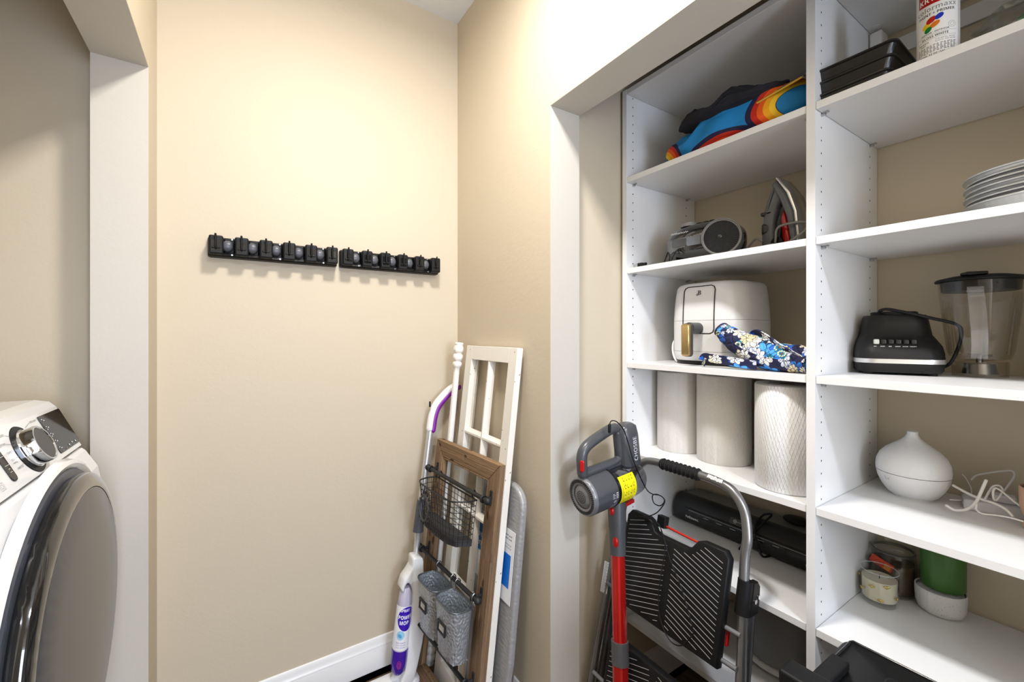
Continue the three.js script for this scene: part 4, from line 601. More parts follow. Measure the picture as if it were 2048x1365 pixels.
// second shelf: radio, plug, iron
{
  const r = thing('cd_radio', 'black and silver portable CD radio with round speaker on the second shelf', 'radio', [1.345, SH.b, -0.856], FRONT + 0.10);
  const blackGl = phys(lin(0.012, 0.012, 0.012), 0.12, { clearcoat: 1, clearcoatRoughness: 0.05 }), silver = std(lin(0.23, 0.235, 0.24), 0.33, 0.5);
  const pw = (v, e) => Math.sign(v) * Math.pow(Math.abs(v), e);
  const shell = (k) => lump((p) => V(pw(p.x, 0.78) * 0.126 * k, 0.071 + pw(p.y, 0.72) * 0.066 * k, pw(p.z, 0.74) * 0.082 * k), 128, 84);
  const cut = (g0, test) => { const g = g0.toNonIndexed(), p = g.attributes.position, keep = []; for (let i = 0; i < p.count; i += 3) { const m = (f) => (p[f](i) + p[f](i + 1) + p[f](i + 2)) / 3; if (test(m('getX'), m('getY'), m('getZ'))) keep.push(i, i + 1, i + 2); } const out = new THREE.BufferGeometry(); for (const k of ['position', 'normal', 'uv']) { const a = g.attributes[k], q = a.itemSize, o = new Float32Array(keep.length * q); keep.forEach((v, n) => { for (let c = 0; c < q; c++) o[n * q + c] = a.array[v * q + c]; }); out.setAttribute(k, new THREE.BufferAttribute(o, q)); } return out; };
  M('body_shell', shell(1), blackGl, r);
  M('silver_front', cut(shell(1.012), (x, y, z) => z > 0.004 && y < 0.086 + 0.020 * Math.max(0, x / 0.1) && y > 0.046 - 0.03 * Math.max(0, (x - 0.03) / 0.07) + 0.012 * Math.cos(x * 22)), silver, r);
  M('base_plate', box(0.20, 0.010, 0.12, 0, 0.006, 0, 0.003), MAT.blackPlastic, r);
  M('display_window', ext(rrect(0.046, 0.030, 0.004), 0.004, 0.001).translate(0.002, 0.070, 0.0805), std(0xaab4c4, 0.1, 0.6), r);
  M('display_window', ext(rrect(0.05, 0.026, 0.003), 0.003, 0.001).translate(-0.05, 0.070, 0.0805), std(lin(0.12, 0.125, 0.135), 0.15, 0.3), r);
  const sp = new THREE.Group(); sp.name = 'speaker'; sp.position.set(0.084, 0.068, 0.064); sp.rotation.y = 0.36; r.add(sp);
  M('speaker_ring', lathe([[0.048, -0.02], [0.057, -0.015], [0.0585, 0.012], [0.0575, 0.015], [0.0555, 0.015], [0.0545, 0.011], [0.048, 0.010]].reverse(), 56, 'z'), silver, sp);
  const mesh = dataTex(64, (x, y) => (Math.hypot((x * 8) % 1 - 0.5, (y * 8) % 1 - 0.5) < 0.3 ? 0.1 : 0.8), 6);
  M('speaker_grille', lathe([[0.055, 0.010], [0.04, 0.012], [0.02, 0.0135], [0, 0.014]].reverse(), 48, 'z'), std(lin(0.012, 0.012, 0.012), 0.55, 0, { bumpMap: mesh, bumpScale: 0.001 }), sp);
  M('speaker_cone', ball(0.007, -0.004, 0.002, 0.0125, 1, 1, 0.35), std(lin(0.06, 0.06, 0.06), 0.2, 0.3), sp);
  M('tuning_dial', [cyl(0.03, 0.028, 0.012, -0.045, 0.138, 0.02, 'y', 32)], std(lin(0.28, 0.285, 0.29), 0.35, 0.4), r);
  M('carry_handle', tube([[-0.09, 0.115, -0.045], [-0.085, 0.140, -0.05], [-0.06, 0.150, -0.05], [0.05, 0.142, -0.052], [0.09, 0.11, -0.048]], 0.010, false, 12), MAT.blackPlastic, r);
  M('button_row', [-0.01, 0.012, 0.034].map((x) => box(0.016, 0.006, 0.012, x, 0.139, 0.02, 0.002)), MAT.blackGloss, r);
  { const [g, m] = decal(0.07, 0.018, 280, 72, (c) => { c.strokeStyle = '#e8e8e8'; c.lineWidth = 6; c.beginPath(); c.moveTo(14, 52); for (let i = 0; i < 11; i++) c.quadraticCurveTo(24 + i * 23, i % 3 ? 16 : 2, 36 + i * 23, 48); c.stroke(); }); M('script_lettering', g.rotateX(-0.35).translate(-0.05, 0.104, 0.0800), m, r); }
  for (const x of [-0.07, 0.07]) M('rubber_foot', box(0.03, 0.006, 0.08, x, 0.003, 0, 0.002), MAT.rubber, r);
  const y = SH.b + 0.005;
  const pc = thing('coiled_cable', 'coiled black power cord with plug beside the CD radio', 'cord', [1.222, SH.b, -1.035]);
  const rel = (x, yy, z) => V(x - 1.222, yy - SH.b, z + 1.035);
  M('cable', tube([rel(1.224, y, -1.005), rel(1.228, y, -0.975), rel(1.235, y, -0.945), rel(1.24, y + 0.022, -0.935), rel(1.238, y + 0.036, -0.926), rel(1.234, y + 0.02, -0.917), rel(1.232, y, -0.918), rel(1.236, y + 0.008, -0.912), rel(1.25, y + 0.035, -0.905), rel(1.262, y + 0.045, -0.895), rel(1.28, y + 0.02, -0.9), rel(1.34, y, -0.96), rel(1.42, y, -0.99), rel(1.45, y, -0.9)], 0.0024, false, 6, 160), MAT.blackPlastic, pc);
  M('plug_body', [box(0.012, 0.017, 0.022, 0.001, 0.010, 0.004, 0.003), box(0.008, 0.013, 0.012, 0.001, 0.009, 0.020, 0.002), ...[0, 1, 2].map((i) => box(0.0085, 0.0145, 0.002, 0.001, 0.009, 0.018 + i * 0.005))], MAT.blackPlastic, pc);
  for (const q of [-1, 1]) M('plug_prong', box(0.0016, 0.005, 0.014, 0.001 + q * 0.0, 0.010 + q * 0.005, -0.013), MAT.steel, pc);
}
{ // steam iron standing on its heel, side to the room, nose up
  const o = thing('steam_iron', 'grey and red steam iron standing upright on its heel beside the radio', 'iron', [1.445, SH.b, -0.655], FRONT);
  const grey = std(lin(0.14, 0.15, 0.165), 0.38), dark = std(lin(0.03, 0.03, 0.032), 0.4), redC = phys(lin(0.55, 0.01, 0.01), 0.1, { transmission: 0.2 });
  // side profile (x, y): soleplate on the right side, handle on the left
  const th = 0.060;
  M('soleplate', toCreasedNormals(ext([[0.058, 0.004], [0.064, 0.004], [0.0645, 0.06], [0.058, 0.13], [0.040, 0.19], [0.004, 0.247], [-0.002, 0.245], [0.03, 0.19], [0.05, 0.13], [0.057, 0.06]], 0.096, 0.003, [], 2), 0.6).translate(0, 0, -0.048), std(0xcfd0d2, 0.22, 0.9), o);
  M('skirt', toCreasedNormals(ext([[0.036, 0.002], [0.056, 0.002], [0.056, 0.06], [0.049, 0.13], [0.029, 0.188], [-0.004, 0.240], [-0.018, 0.228], [0.006, 0.18], [0.026, 0.12], [0.036, 0.05]], 0.088, 0.010, [], 3), 0.7).translate(0, 0, -0.044), grey, o);
  M('water_tank', toCreasedNormals(ext([[0.014, 0.02], [0.036, 0.016], [0.036, 0.05], [0.028, 0.105], [0.016, 0.145], [0.006, 0.12], [0.010, 0.07]], 0.072, 0.010, [], 3), 0.7).translate(0, 0, -0.036), redC, o);
  M('handle', toCreasedNormals(ext(new THREE.CatmullRomCurve3([[-0.055, 0.002], [-0.020, 0.002], [-0.018, 0.06], [-0.018, 0.11], [-0.008, 0.16], [0.004, 0.185], [-0.006, 0.226], [-0.020, 0.230], [-0.036, 0.195], [-0.049, 0.15], [-0.056, 0.08]].map(([x, y]) => V(x, y, 0)), true, 'catmullrom', 0.3).getPoints(90).map((p) => [p.x, p.y]), 0.050, 0.012, [], 4), 0.7).translate(0, 0, -0.025), grey, o);
  M('inner_grip', toCreasedNormals(ext([[-0.020, 0.05], [-0.012, 0.05], [-0.011, 0.11], [0.002, 0.155], [0.010, 0.17], [0.012, 0.14], [0.004, 0.10], [0.0, 0.05]], 0.044, 0.006, [], 2), 0.7).translate(0, 0, -0.022), dark, o);
  M('heel_rest', toCreasedNormals(ext([[-0.055, 0], [0.058, 0], [0.056, 0.012], [-0.053, 0.014]], 0.084, 0.004, [], 2), 0.6).translate(0, 0, -0.042), grey, o);
  M('steam_dial', lathe([[0, 0.012], [0.016, 0.011], [0.020, 0.006], [0.020, -0.006], [0, -0.006]].reverse(), 28, 'x').rotateY(Math.PI).rotateY(0.5).translate(-0.047, 0.098, 0.012), dark, o);
  M('spray_button', box(0.036, 0.012, 0.018, -0.040, 0.147, 0.016, 0.004), dark, o);
  M('pivot_boot', lathe([[0, 0.02], [0.017, 0.018], [0.018, -0.004], [0, -0.006]].reverse(), 24, 'z').translate(0.0, 0.045, 0.026), MAT.blackPlastic, o);
  const gm = std(lin(0.30, 0.295, 0.28), 0.5), y = 0.006;
  M('cord', tube([[0.0, 0.045, 0.05], [0.01, 0.085, 0.058], [0.05, 0.092, 0.060], [0.085, 0.088, 0.045], [0.082, 0.06, 0.06], [0.03, 0.028, 0.07], [-0.02, 0.016, 0.08], [-0.06, 0.012, 0.07], [-0.09, 0.040, 0.045], [-0.102, 0.045, 0.035], [-0.100, 0.012, 0.035], [-0.094, 0.006, 0.035], [-0.096, 0.04, 0.03], [-0.07, 0.07, 0.03], [-0.05, 0.06, 0.03]], 0.0034, false, 8, 200), gm, o);
  M('cord', tube([[-0.06, 0.010, 0.08], [-0.03, 0.03, 0.075], [0.0, 0.036, 0.07], [0.02, 0.025, 0.075], [0.06, y, 0.08], [0.09, y, 0.06]], 0.0034, false, 8, 80), gm, o);
}
// third shelf: air fryer and quilted bag
{
  const a = thing('air_fryer', 'white air fryer with gold handle on the third shelf', 'air fryer', [1.412, SH.c, -0.842], FRONT);
  const W = 0.268, D = 0.262; const wh = phys(lin(0.74, 0.74, 0.735), 0.3, { clearcoat: 0.3 });
  const S = (y, k, r = 0.085) => ({ y, w: W * k, d: D * k, r: r * k });
  M('base_foot', loft([S(0.0, 0.90), S(0.012, 0.92), S(0.014, 0.92)], 9), MAT.blackPlastic, a);
  M('lower_body', loft([S(0.014, 0.93), S(0.022, 0.975), S(0.04, 0.995), S(0.13, 1.0), S(0.148, 0.998)], 9, 1.0), wh, a);
  M('upper_body', loft([S(0.149, 0.998), S(0.19, 0.985), S(0.235, 0.955), S(0.262, 0.925), S(0.272, 0.88), S(0.276, 0.80)], 9, 1.0), wh, a);
  M('seam', loft([S(0.1475, 0.992), S(0.1500, 0.992)], 9), std(lin(0.25, 0.25, 0.25), 0.6), a);
  M('base_seam', loft([S(0.0445, 1.0005), S(0.0455, 1.0005)], 9), std(lin(0.35, 0.35, 0.35), 0.6), a);
  M('top_vent', [box(0.12, 0.012, 0.09, 0.0, 0.279, -0.04, 0.005)], MAT.blackPlastic, a);
  // control panel outline and monogram follow the front face
  const zf = D / 2; const outline = []; { const w = 0.112, y0 = 0.105, y1 = 0.262, R = 0.014; const q = [[-w / 2 + R, y0], [w / 2 - R, y0], [w / 2 - R * 0.3, y0 + R * 0.3], [w / 2, y0 + R], [w / 2, y1 - R], [w / 2 - R * 0.3, y1 - R * 0.3], [w / 2 - R, y1], [-w / 2 + R, y1], [-w / 2 + R * 0.3, y1 - R * 0.3], [-w / 2, y1 - R], [-w / 2, y0 + R], [-w / 2 + R * 0.3, y0 + R * 0.3]]; const inset = (y) => (y < 0.15 ? 0 : y < 0.19 ? 0.0017 * (y - 0.15) / 0.04 : y < 0.235 ? 0.0017 + 0.004 * (y - 0.19) / 0.045 : 0.0057 + 0.004 * (y - 0.235) / 0.027); for (let i = 0; i < q.length; i++) { const A = q[i], B = q[(i + 1) % q.length]; for (let k = 0; k < 6; k++) { const x = A[0] + (B[0] - A[0]) * k / 6, y = A[1] + (B[1] - A[1]) * k / 6; outline.push(V(x, y, zf - inset(y) + 0.0002)); } } }
  M('panel_outline', tube(outline, 0.0016, true, 6, 260, 0.2), MAT.blackPlastic, a);
  { const [g, m] = decal(0.022, 0.026, 110, 130, (c) => { text(c, 'B', 62, 62, 104, '#3a3a3c', { font: 'serif' }); c.strokeStyle = '#3a3a3c'; c.lineWidth = 8; c.beginPath(); c.arc(28, 96, 14, 0, 7); c.stroke(); }); M('monogram', g.rotateX(-0.1).translate(0, 0.240, zf - 0.0046), m, a); }
  M('handle_stem', [cyl(0.019, 0.019, 0.05, 0.0, 0.122, zf + 0.024, 'z', 28)], std(lin(0.05, 0.05, 0.052), 0.4), a);
  M('handle', loft([{ y: 0.030, w: 0.020, d: 0.016, r: 0.009 }, { y: 0.034, w: 0.028, d: 0.02, r: 0.0095 }, { y: 0.040, w: 0.032, d: 0.022, r: 0.010 }, { y: 0.128, w: 0.032, d: 0.022, r: 0.010 }, { y: 0.134, w: 0.028, d: 0.02, r: 0.0095 }, { y: 0.138, w: 0.020, d: 0.016, r: 0.008 }], 7, 1.0).translate(0, 0, zf + 0.054), std(lin(0.05, 0.048, 0.042), 0.4), a);
  M('handle_plate', loft([{ y: 0.032, w: 0.020, d: 0.006, r: 0.0028 }, { y: 0.037, w: 0.030, d: 0.012, r: 0.005 }, { y: 0.131, w: 0.030, d: 0.012, r: 0.005 }, { y: 0.136, w: 0.020, d: 0.006, r: 0.0028 }], 7, 1.0).translate(0, 0, zf + 0.0655), std(lin(0.46, 0.32, 0.135), 0.3, 0.8), a).userData.label = 'brushed gold handle plate';
  M('power_cord', tube([[-0.128, 0.10, -0.03], [-0.150, 0.10, 0.01], [-0.158, 0.075, 0.04], [-0.152, 0.045, 0.055], [-0.135, 0.02, 0.07], [-0.12, 0.004, 0.075]], 0.004, false, 8), MAT.whitePlastic, a);
}
{ // quilted bag
  const floral = canvasTex(1024, 1024, (g, w, h) => {
    g.fillStyle = '#171a45'; g.fillRect(0, 0, w, h);
    const blob = (x, y, r, n, c, o) => { g.fillStyle = c; g.strokeStyle = o; g.lineWidth = 3; for (let k = 0; k < n; k++) { const a = k / n * 6.283 + x; g.beginPath(); g.ellipse(x + Math.cos(a) * r * 0.55, y + Math.sin(a) * r * 0.55, r * 0.48, r * 0.3, a, 0, 7); g.fill(); g.stroke(); } };
    for (let i = 0; i < 34; i++) { const x = rr(0, w), y = rr(0, h); g.strokeStyle = ['#2c9fc4', '#6fd0e0', '#3f6fd8'][i % 3]; g.lineWidth = 7; g.beginPath(); for (let t = 0; t < 9; t += 0.3) g.lineTo(x + Math.cos(t) * (10 + t * 6), y + Math.sin(t) * (10 + t * 6)); g.stroke(); }
    for (let i = 0; i < 30; i++) blob(rr(0, w), rr(0, h), rr(55, 95), 6, ['#2f7fe0', '#4aa0ee', '#1f62c8'][i % 3], '#0e1238');
    for (let i = 0; i < 74; i++) blob(rr(0, w), rr(0, h), rr(36, 74), 7, ['#f0e9cf', '#ffffff', '#e6d9a8', '#cfd8ea'][i % 4], '#2a2438');
    for (let i = 0; i < 26; i++) { const x = rr(0, w), y = rr(0, h), r = rr(34, 54); g.fillStyle = '#127ba0'; g.beginPath(); g.ellipse(x, y, r, r * 0.7, rr(0, 3), 0, 7); g.fill(); g.fillStyle = '#f2e3b0'; for (let k = 0; k < 10; k++) { g.beginPath(); g.arc(x + Math.cos(k * 0.628) * r * 0.6, y + Math.sin(k * 0.628) * r * 0.45, 6, 0, 7); g.fill(); } g.fillStyle = '#6d3a22'; g.beginPath(); g.arc(x, y, 8, 0, 7); g.fill(); }
    g.strokeStyle = 'rgba(8,8,30,0.55)'; g.lineWidth = 3; for (let i = -12; i < 24; i++) { g.beginPath(); g.moveTo(i * 86, 0); g.lineTo(i * 86 + 1024, 1024); g.stroke(); g.beginPath(); g.moveTo(i * 86 + 1024, 0); g.lineTo(i * 86, 1024); g.stroke(); }
  }, true);
  const q1 = floral.clone(); q1.repeat.set(0.85, 0.6); q1.needsUpdate = true; const q2 = floral.clone(); q2.repeat.set(3.6, 3.6); q2.needsUpdate = true;
  const puff = dataTex(128, (x, y) => { const a = Math.abs(((x + y) * 3) % 1 - 0.5), b = Math.abs(((x - y + 3) * 3) % 1 - 0.5); return Math.min(1, 2.4 * Math.sqrt(Math.min(0.5 - a, 0.5 - b))); }); puff.repeat.set(3, 2);
  const fabric = std(0xffffff, 0.8, 0, { map: q1, bumpMap: puff, bumpScale: 0.003 }), strapM = std(0xffffff, 0.8, 0, { map: q2 });
  const b = thing('quilted_bag', 'navy quilted floral fabric bag with straps slumped beside the air fryer', 'bag', [1.262, SH.c, -0.62], FRONT);
  const roll = new THREE.CatmullRomCurve3([V(-0.128, 0.118, 0.005), V(-0.10, 0.098, 0.006), V(-0.05, 0.068, 0.008), V(0.01, 0.044, 0.004), V(0.07, 0.034, 0.0), V(0.118, 0.030, 0)]);
  { const n = 40, m = 28, pos = [], uv = [], R = (t) => 0.021 + 0.020 * Math.min(1, t * 2.0) - 0.008 * Math.max(0, t - 0.7); const ring = (t) => { const p = roll.getPoint(t), T = roll.getTangent(t), N = V(0, 0, 1), B = T.clone().cross(N).normalize(), o = []; for (let k = 0; k <= m; k++) { const a = k / m * 6.2832, r = R(t) * (1 + 0.10 * nz(t * 7, Math.cos(a) * 2, Math.sin(a) * 2) + 0.03 * Math.sin(t * 46)); const v = p.clone().addScaledVector(N, Math.cos(a) * r * 1.15).addScaledVector(B, Math.sin(a) * r); v.y = Math.max(0.0015, v.y); o.push(v); } return o; };
    let prev = ring(0); for (let i = 1; i <= n; i++) { const cur = ring(i / n); for (let k = 0; k < m; k++) { const f = (v, a, c) => { pos.push(v.x, v.y, v.z); uv.push(a, c); }; f(prev[k], (i - 1) / n, k / m); f(prev[k + 1], (i - 1) / n, (k + 1) / m); f(cur[k], i / n, k / m); f(prev[k + 1], (i - 1) / n, (k + 1) / m); f(cur[k + 1], i / n, (k + 1) / m); f(cur[k], i / n, k / m); } prev = cur; }
    const g = new THREE.BufferGeometry(); g.setAttribute('position', new THREE.Float32BufferAttribute(pos, 3)); g.setAttribute('uv', new THREE.Float32BufferAttribute(uv, 2)); g.computeVertexNormals(); M('rolled_body', toCreasedNormals(g, 1.2), fabric, b); }
  M('roll_end', at(new THREE.TorusGeometry(0.0195, 0.004, 8, 28), 0, 0, 0).rotateY(Math.PI / 2).scale(1, 1, 1.15).rotateZ(-0.62).translate(-0.128, 0.118, 0.005), std(lin(0.012, 0.014, 0.05), 0.8), b);
  M('roll_end', lathe([[0, 0.0], [0.02, 0.0], [0.02, 0.004], [0, 0.004]].reverse(), 24, 'x').rotateZ(-0.62).translate(-0.124, 0.115, 0.005), std(lin(0.015, 0.02, 0.08), 0.8), b);
  M('slumped_end', lump((p) => V(0.085 + p.x * 0.045, Math.max(0.0015, 0.030 + p.y * 0.030 * (1 + 0.2 * nz(p.x * 3, p.z * 3))), -0.03 + p.z * 0.075), 40, 22), fabric, b);
  M('strap', band([[-0.158, 0.014, 0.040], [-0.168, 0.020, 0.036], [-0.164, 0.030, 0.036], [-0.145, 0.030, 0.040], [-0.10, 0.0255, 0.044], [-0.05, 0.020, 0.048], [0.0, 0.016, 0.046]], 0.026, 0.004, V(0, 1, 0.1)), strapM, b);
  M('strap', band([[-0.05, 0.075, -0.03], [-0.045, 0.098, -0.022], [-0.025, 0.105, -0.010], [0.01, 0.092, 0.010], [0.05, 0.070, 0.030], [0.085, 0.050, 0.034], [0.12, 0.030, 0.030]], 0.026, 0.004, V(0.4, 0.6, 0.7)), strapM, b);
}
// fourth shelf: paper towel rolls
{
  const emb = dataTex(256, (x, y) => { const a = Math.sin((x + y) * 6.2832 * 6), b = Math.sin((x - y) * 6.2832 * 6); return 0.5 + 0.22 * (Math.abs(a) < 0.35 ? 1 : 0) + 0.22 * (Math.abs(b) < 0.35 ? 1 : 0) + 0.15 * tile((c, d) => nz(c * 40, d * 40))(x, y); }); emb.repeat.set(5, 3);
  const soft = dataTex(256, (x, y) => 0.5 + 0.35 * tile((c, d) => nz(c * 50, d * 50))(x, y) + 0.15 * tile((c, d) => nz(c * 6, d * 24))(x, y)); soft.repeat.set(4, 2);
  [[1.385, -0.985, 0.079, 'warm', 'white paper towel roll in the shelf corner beside the upright with holes', 1.9], [1.385, -0.815, 0.084, 'warm', 'thick cream paper towel roll standing between the two whiter rolls', 2.6], [1.290, -0.574, 0.080, 'white', 'white quilted paper towel roll against the middle upright', 2.2]].forEach(([x, z, r, kind, label, tail]) => {
    const t = thing('paper_towel_roll', label, 'paper towel', [x, SH.d, z], FRONT, 'paper towel rolls');
    const H = 0.288, m = std(kind === 'white' ? lin(0.80, 0.80, 0.80) : lin(0.74, 0.715, 0.675), 0.95, 0, { bumpMap: kind === 'white' ? emb : soft, bumpScale: kind === 'white' ? 0.003 : 0.002 });
    M('paper_layers', lathe([[0.021, 0], [r - 0.002, 0], [r, 0.003], [r + 0.0005, H * 0.5], [r, H - 0.003], [r - 0.002, H], [0.021, H], [0.021, 0]], 72), m, t);
    M('cardboard_core', lathe([[0.019, 0.001], [0.021, 0.001], [0.021, H - 0.001], [0.019, H - 0.001], [0.019, 0.001]], 32), std(0x9b7b56, 0.9), t);
    const tailPts = []; for (let i = 0; i <= 10; i++) { const a = -tail + i * 0.05; tailPts.push(V((r + 0.0015 + (i === 0 ? 0.003 : 0)) * Math.sin(a), H / 2, (r + 0.0015) * Math.cos(a))); }
    M('loose_sheet_edge', band(tailPts, H - 0.004, 0.0012, V(0, 1, 0), 20), m, t);
  });
}
// fifth shelf: laminator
{
  const l = thing('laminator', 'long black desktop laminator with grey top on the shelf behind the stool', 'laminator', [1.515, SH.e, -0.783], FRONT);
  const W = 0.545; const pr = [[-0.070, 0.006], [0.070, 0.006], [0.076, 0.014], [0.078, 0.040], [0.074, 0.062], [0.064, 0.082], [0.052, 0.094], [0.036, 0.100], [-0.060, 0.086], [-0.070, 0.078]];
  const bodyM = std(lin(0.014, 0.014, 0.014), 0.3);
  M('body', toCreasedNormals(ext(pr, W, 0.010, [], 5), 0.6).rotateY(-Math.PI / 2).rotateY(0).translate(W / 2, 0, 0), bodyM, l);
  M('top_cover', box(W - 0.05, 0.005, 0.092, 0, 0.0955, -0.012, 0.002).rotateX(0), std(lin(0.20, 0.195, 0.18), 0.4), l).rotation.x = 0.0;
  for (const k of [-1, 1]) M('foot', [ext([[-0.09, 0], [0.09, 0], [0.075, 0.02], [-0.075, 0.02]], 0.13, 0.004).translate(k * 0.16, 0, -0.07)], bodyM, l);
  M('feed_slot', box(W - 0.11, 0.006, 0.012, 0.0, 0.060, 0.0715, 0.002), std(lin(0.003, 0.003, 0.003), 0.3), l);
  M('control_strip', [box(0.34, 0.016, 0.004, -0.03, 0.047, 0.0775, 0.0015)], MAT.blackGloss, l);
  M('trim_line', [box(0.40, 0.0012, 0.002, 0.0, 0.0565, 0.0782)], std(0xb8b8b8, 0.3, 0.5), l);
  const word = (s, x, y, w, h, pw, ph, size, o) => { const [g, m] = decal(w, h, pw, ph, (c) => text(c, s, pw / 2, ph / 2, size, '#f2f2f2', o)); M('lettering', g.rotateX(0.05).translate(x, y, 0.0789), m, l); };
  word('Fellowes.', -0.185, 0.030, 0.062, 0.016, 310, 80, 62); word('Saturn3i', 0.215, 0.026, 0.056, 0.014, 280, 70, 52);
  { const [g, m] = decal(0.3, 0.012, 900, 36, (c) => { c.fillStyle = '#b0b0b0'; for (const x of [60, 210, 360, 520, 640, 780]) c.fillRect(x, 14, 60, 6); }); M('lettering', g.translate(-0.01, 0.0475, 0.0798), m, l); }
  { const [g, m] = decal(0.09, 0.026, 270, 78, (c) => { c.fillStyle = '#4a4a46'; c.fillRect(0, 6, 270, 66); c.strokeStyle = '#d0d0d0'; c.lineWidth = 4; c.beginPath(); c.arc(56, 38, 16, 0, 7); c.moveTo(40, 38); c.lineTo(150, 38); c.moveTo(56, 22); c.lineTo(56, 54); c.stroke(); c.strokeRect(150, 26, 26, 24); }); M('lettering', g.rotateX(-0.5).translate(0.0, 0.0745, 0.0700), m, l); }
  cord('black_power_cable', 'black power cord looped over the laminator front', [[0.01, 0.006, 0.11], [0.03, 0.05, 0.088], [0.06, 0.098, 0.06], [0.075, 0.125, 0.03], [0.05, 0.115, 0.04], [0.046, 0.08, 0.082], [0.06, 0.04, 0.090], [0.08, 0.01, 0.10], [0.09, 0.006, 0.06]].map(([x, y, z]) => V(1.515 - z, SH.e + y, -0.783 + x)), 0.0032, MAT.blackPlastic);
  const fo = lump((p) => V(p.x * 0.03 * (1 + 0.3 * nz(p.x * 3, p.z * 3)), 0.012 + p.y * 0.012, p.z * 0.04), 24, 14); const hb = M('cord_bundle', fo, MAT.blackPlastic); hb.position.set(1.545, SH.e + 0.098, -0.66); tag(hb, 'small bundle of black cord lying on the laminator top', 'cord');
}
// sixth shelf: grey pot with pale base
{
  const p = thing('grey_bucket', 'large round grey bucket with pale base ring on the lowest shelf', 'bucket', [1.455, SH.f, -0.655]);
  M('bucket_wall', lathe([[0.118, 0.034], [0.124, 0.06], [0.130, 0.225], [0.133, 0.24], [0.131, 0.243], [0.126, 0.24], [0.120, 0.06], [0.0, 0.05]], 64), std(lin(0.17, 0.17, 0.165), 0.45), p);
  M('base_ring', lathe([[0.0, 0.004], [0.104, 0.004], [0.112, 0.008], [0.126, 0.020], [0.127, 0.028], [0.124, 0.034], [0.118, 0.036], [0, 0.036]], 64), std(lin(0.62, 0.61, 0.58), 0.4), p);
  M('base_foot', lathe([[0, 0], [0.098, 0], [0.1, 0.005], [0, 0.006]], 48), MAT.rubber, p);
}

// ---- right bay
{ // spray can
  const c = thing('spray_paint_can', 'white spray paint can with red banner and coloured paint blobs', 'spray can', [1.245, SH.a, -0.262], FRONT + 0.12);
  const r = 0.033, H = 0.155;
  const lab = canvasTex(2048, 1536, (g, w, h) => {
    g.fillStyle = '#f2f1ee'; g.fillRect(0, 0, w, h); const u = (x) => w / 2 + x;  // centre of the front
    g.fillStyle = '#b5150f'; g.beginPath(); g.moveTo(u(-300), 0); g.lineTo(u(300), 0); g.lineTo(u(300), 420); g.quadraticCurveTo(u(0), 470, u(-300), 420); g.fill();
    text(g, 'KRYLON', u(10), 330, 150, '#ffffff'); text(g, 'colormaxx', u(0), 530, 130, '#9a9a98', { style: 'bold' }); text(g, 'PAINT + PRIMER', u(0), 640, 76, '#2c2c2c');
    const bl = (x, y, rx, ry, rot, c1) => { g.fillStyle = c1; g.beginPath(); g.ellipse(u(x), y, rx, ry, rot, 0, 7); g.fill(); };
    bl(-150, 860, 76, 52, -0.7, '#f0cf1c'); bl(-70, 770, 84, 60, -0.5, '#c21f12'); bl(50, 745, 74, 50, -0.6, '#2238b8'); bl(-20, 880, 88, 52, -0.5, '#e07c1c'); bl(-120, 950, 66, 52, -0.7, '#12813a');
    text(g, 'INDOOR · OUTDOOR', u(-20), 1032, 46, '#2c2c2c'); g.strokeStyle = '#555'; g.lineWidth = 4; for (const y of [1070, 1160]) { g.beginPath(); g.moveTo(u(-320), y); g.lineTo(u(330), y); g.stroke(); } text(g, 'GLOSS WHITE', u(-20), 1116, 66, '#2c2c2c');
    g.beginPath(); g.arc(u(250), 960, 62, 0, 7); g.stroke(); g.beginPath(); g.arc(u(250), 960, 34, 0, 7); g.stroke(); text(g, 'PREVENTS', u(-200), 1210, 38, '#2c2c2c'); text(g, 'RUST', u(-200), 1252, 38, '#2c2c2c'); text(g, 'FOR METAL, WOOD', u(150), 1205, 36, '#555', { style: 'normal' }); text(g, 'PLASTIC AND MORE', u(150), 1245, 36, '#555', { style: 'normal' });
    g.fillStyle = '#444'; for (let i = 0; i < 6; i++) for (let k = 0; k < 12; k++) g.fillRect(u(-300) + k * 52, 1290 + i * 26, 22 + ((i * 7 + k * 13) % 24), 13); text(g, 'NET WT. 12 OZ (340 g)', u(-60), 1482, 50, '#2c2c2c');
    g.fillStyle = '#8c8a84'; for (const s of [380, -900]) for (let i = 0; i < 60; i++) for (let k = 0; k < 9; k++) g.fillRect(u(s) + k * 56, 60 + i * 24, 30 + ((i * 11 + k * 17) % 22), 11);
  });
  M('can_body', new THREE.CylinderGeometry(r, r, H, 64, 1, true, -Math.PI, 2 * Math.PI).translate(0, 0.006 + H / 2, 0), std(0xffffff, 0.32, 0, { map: lab }), c);
  M('bottom_rim', lathe([[0, 0.003], [r - 0.002, 0], [r + 0.001, 0.002], [r + 0.001, 0.005], [r, 0.007], [0, 0.007]], 48), MAT.steel, c);
  M('shoulder', lathe([[r, H + 0.006], [r + 0.001, H + 0.008], [r - 0.004, H + 0.016], [r - 0.014, H + 0.026], [0, H + 0.028]], 48), MAT.steel, c);
  M('cap', lathe([[r - 0.003, H + 0.008], [r - 0.004, H + 0.05], [r - 0.008, H + 0.055], [0, H + 0.056]], 48), MAT.whitePlastic, c);
}
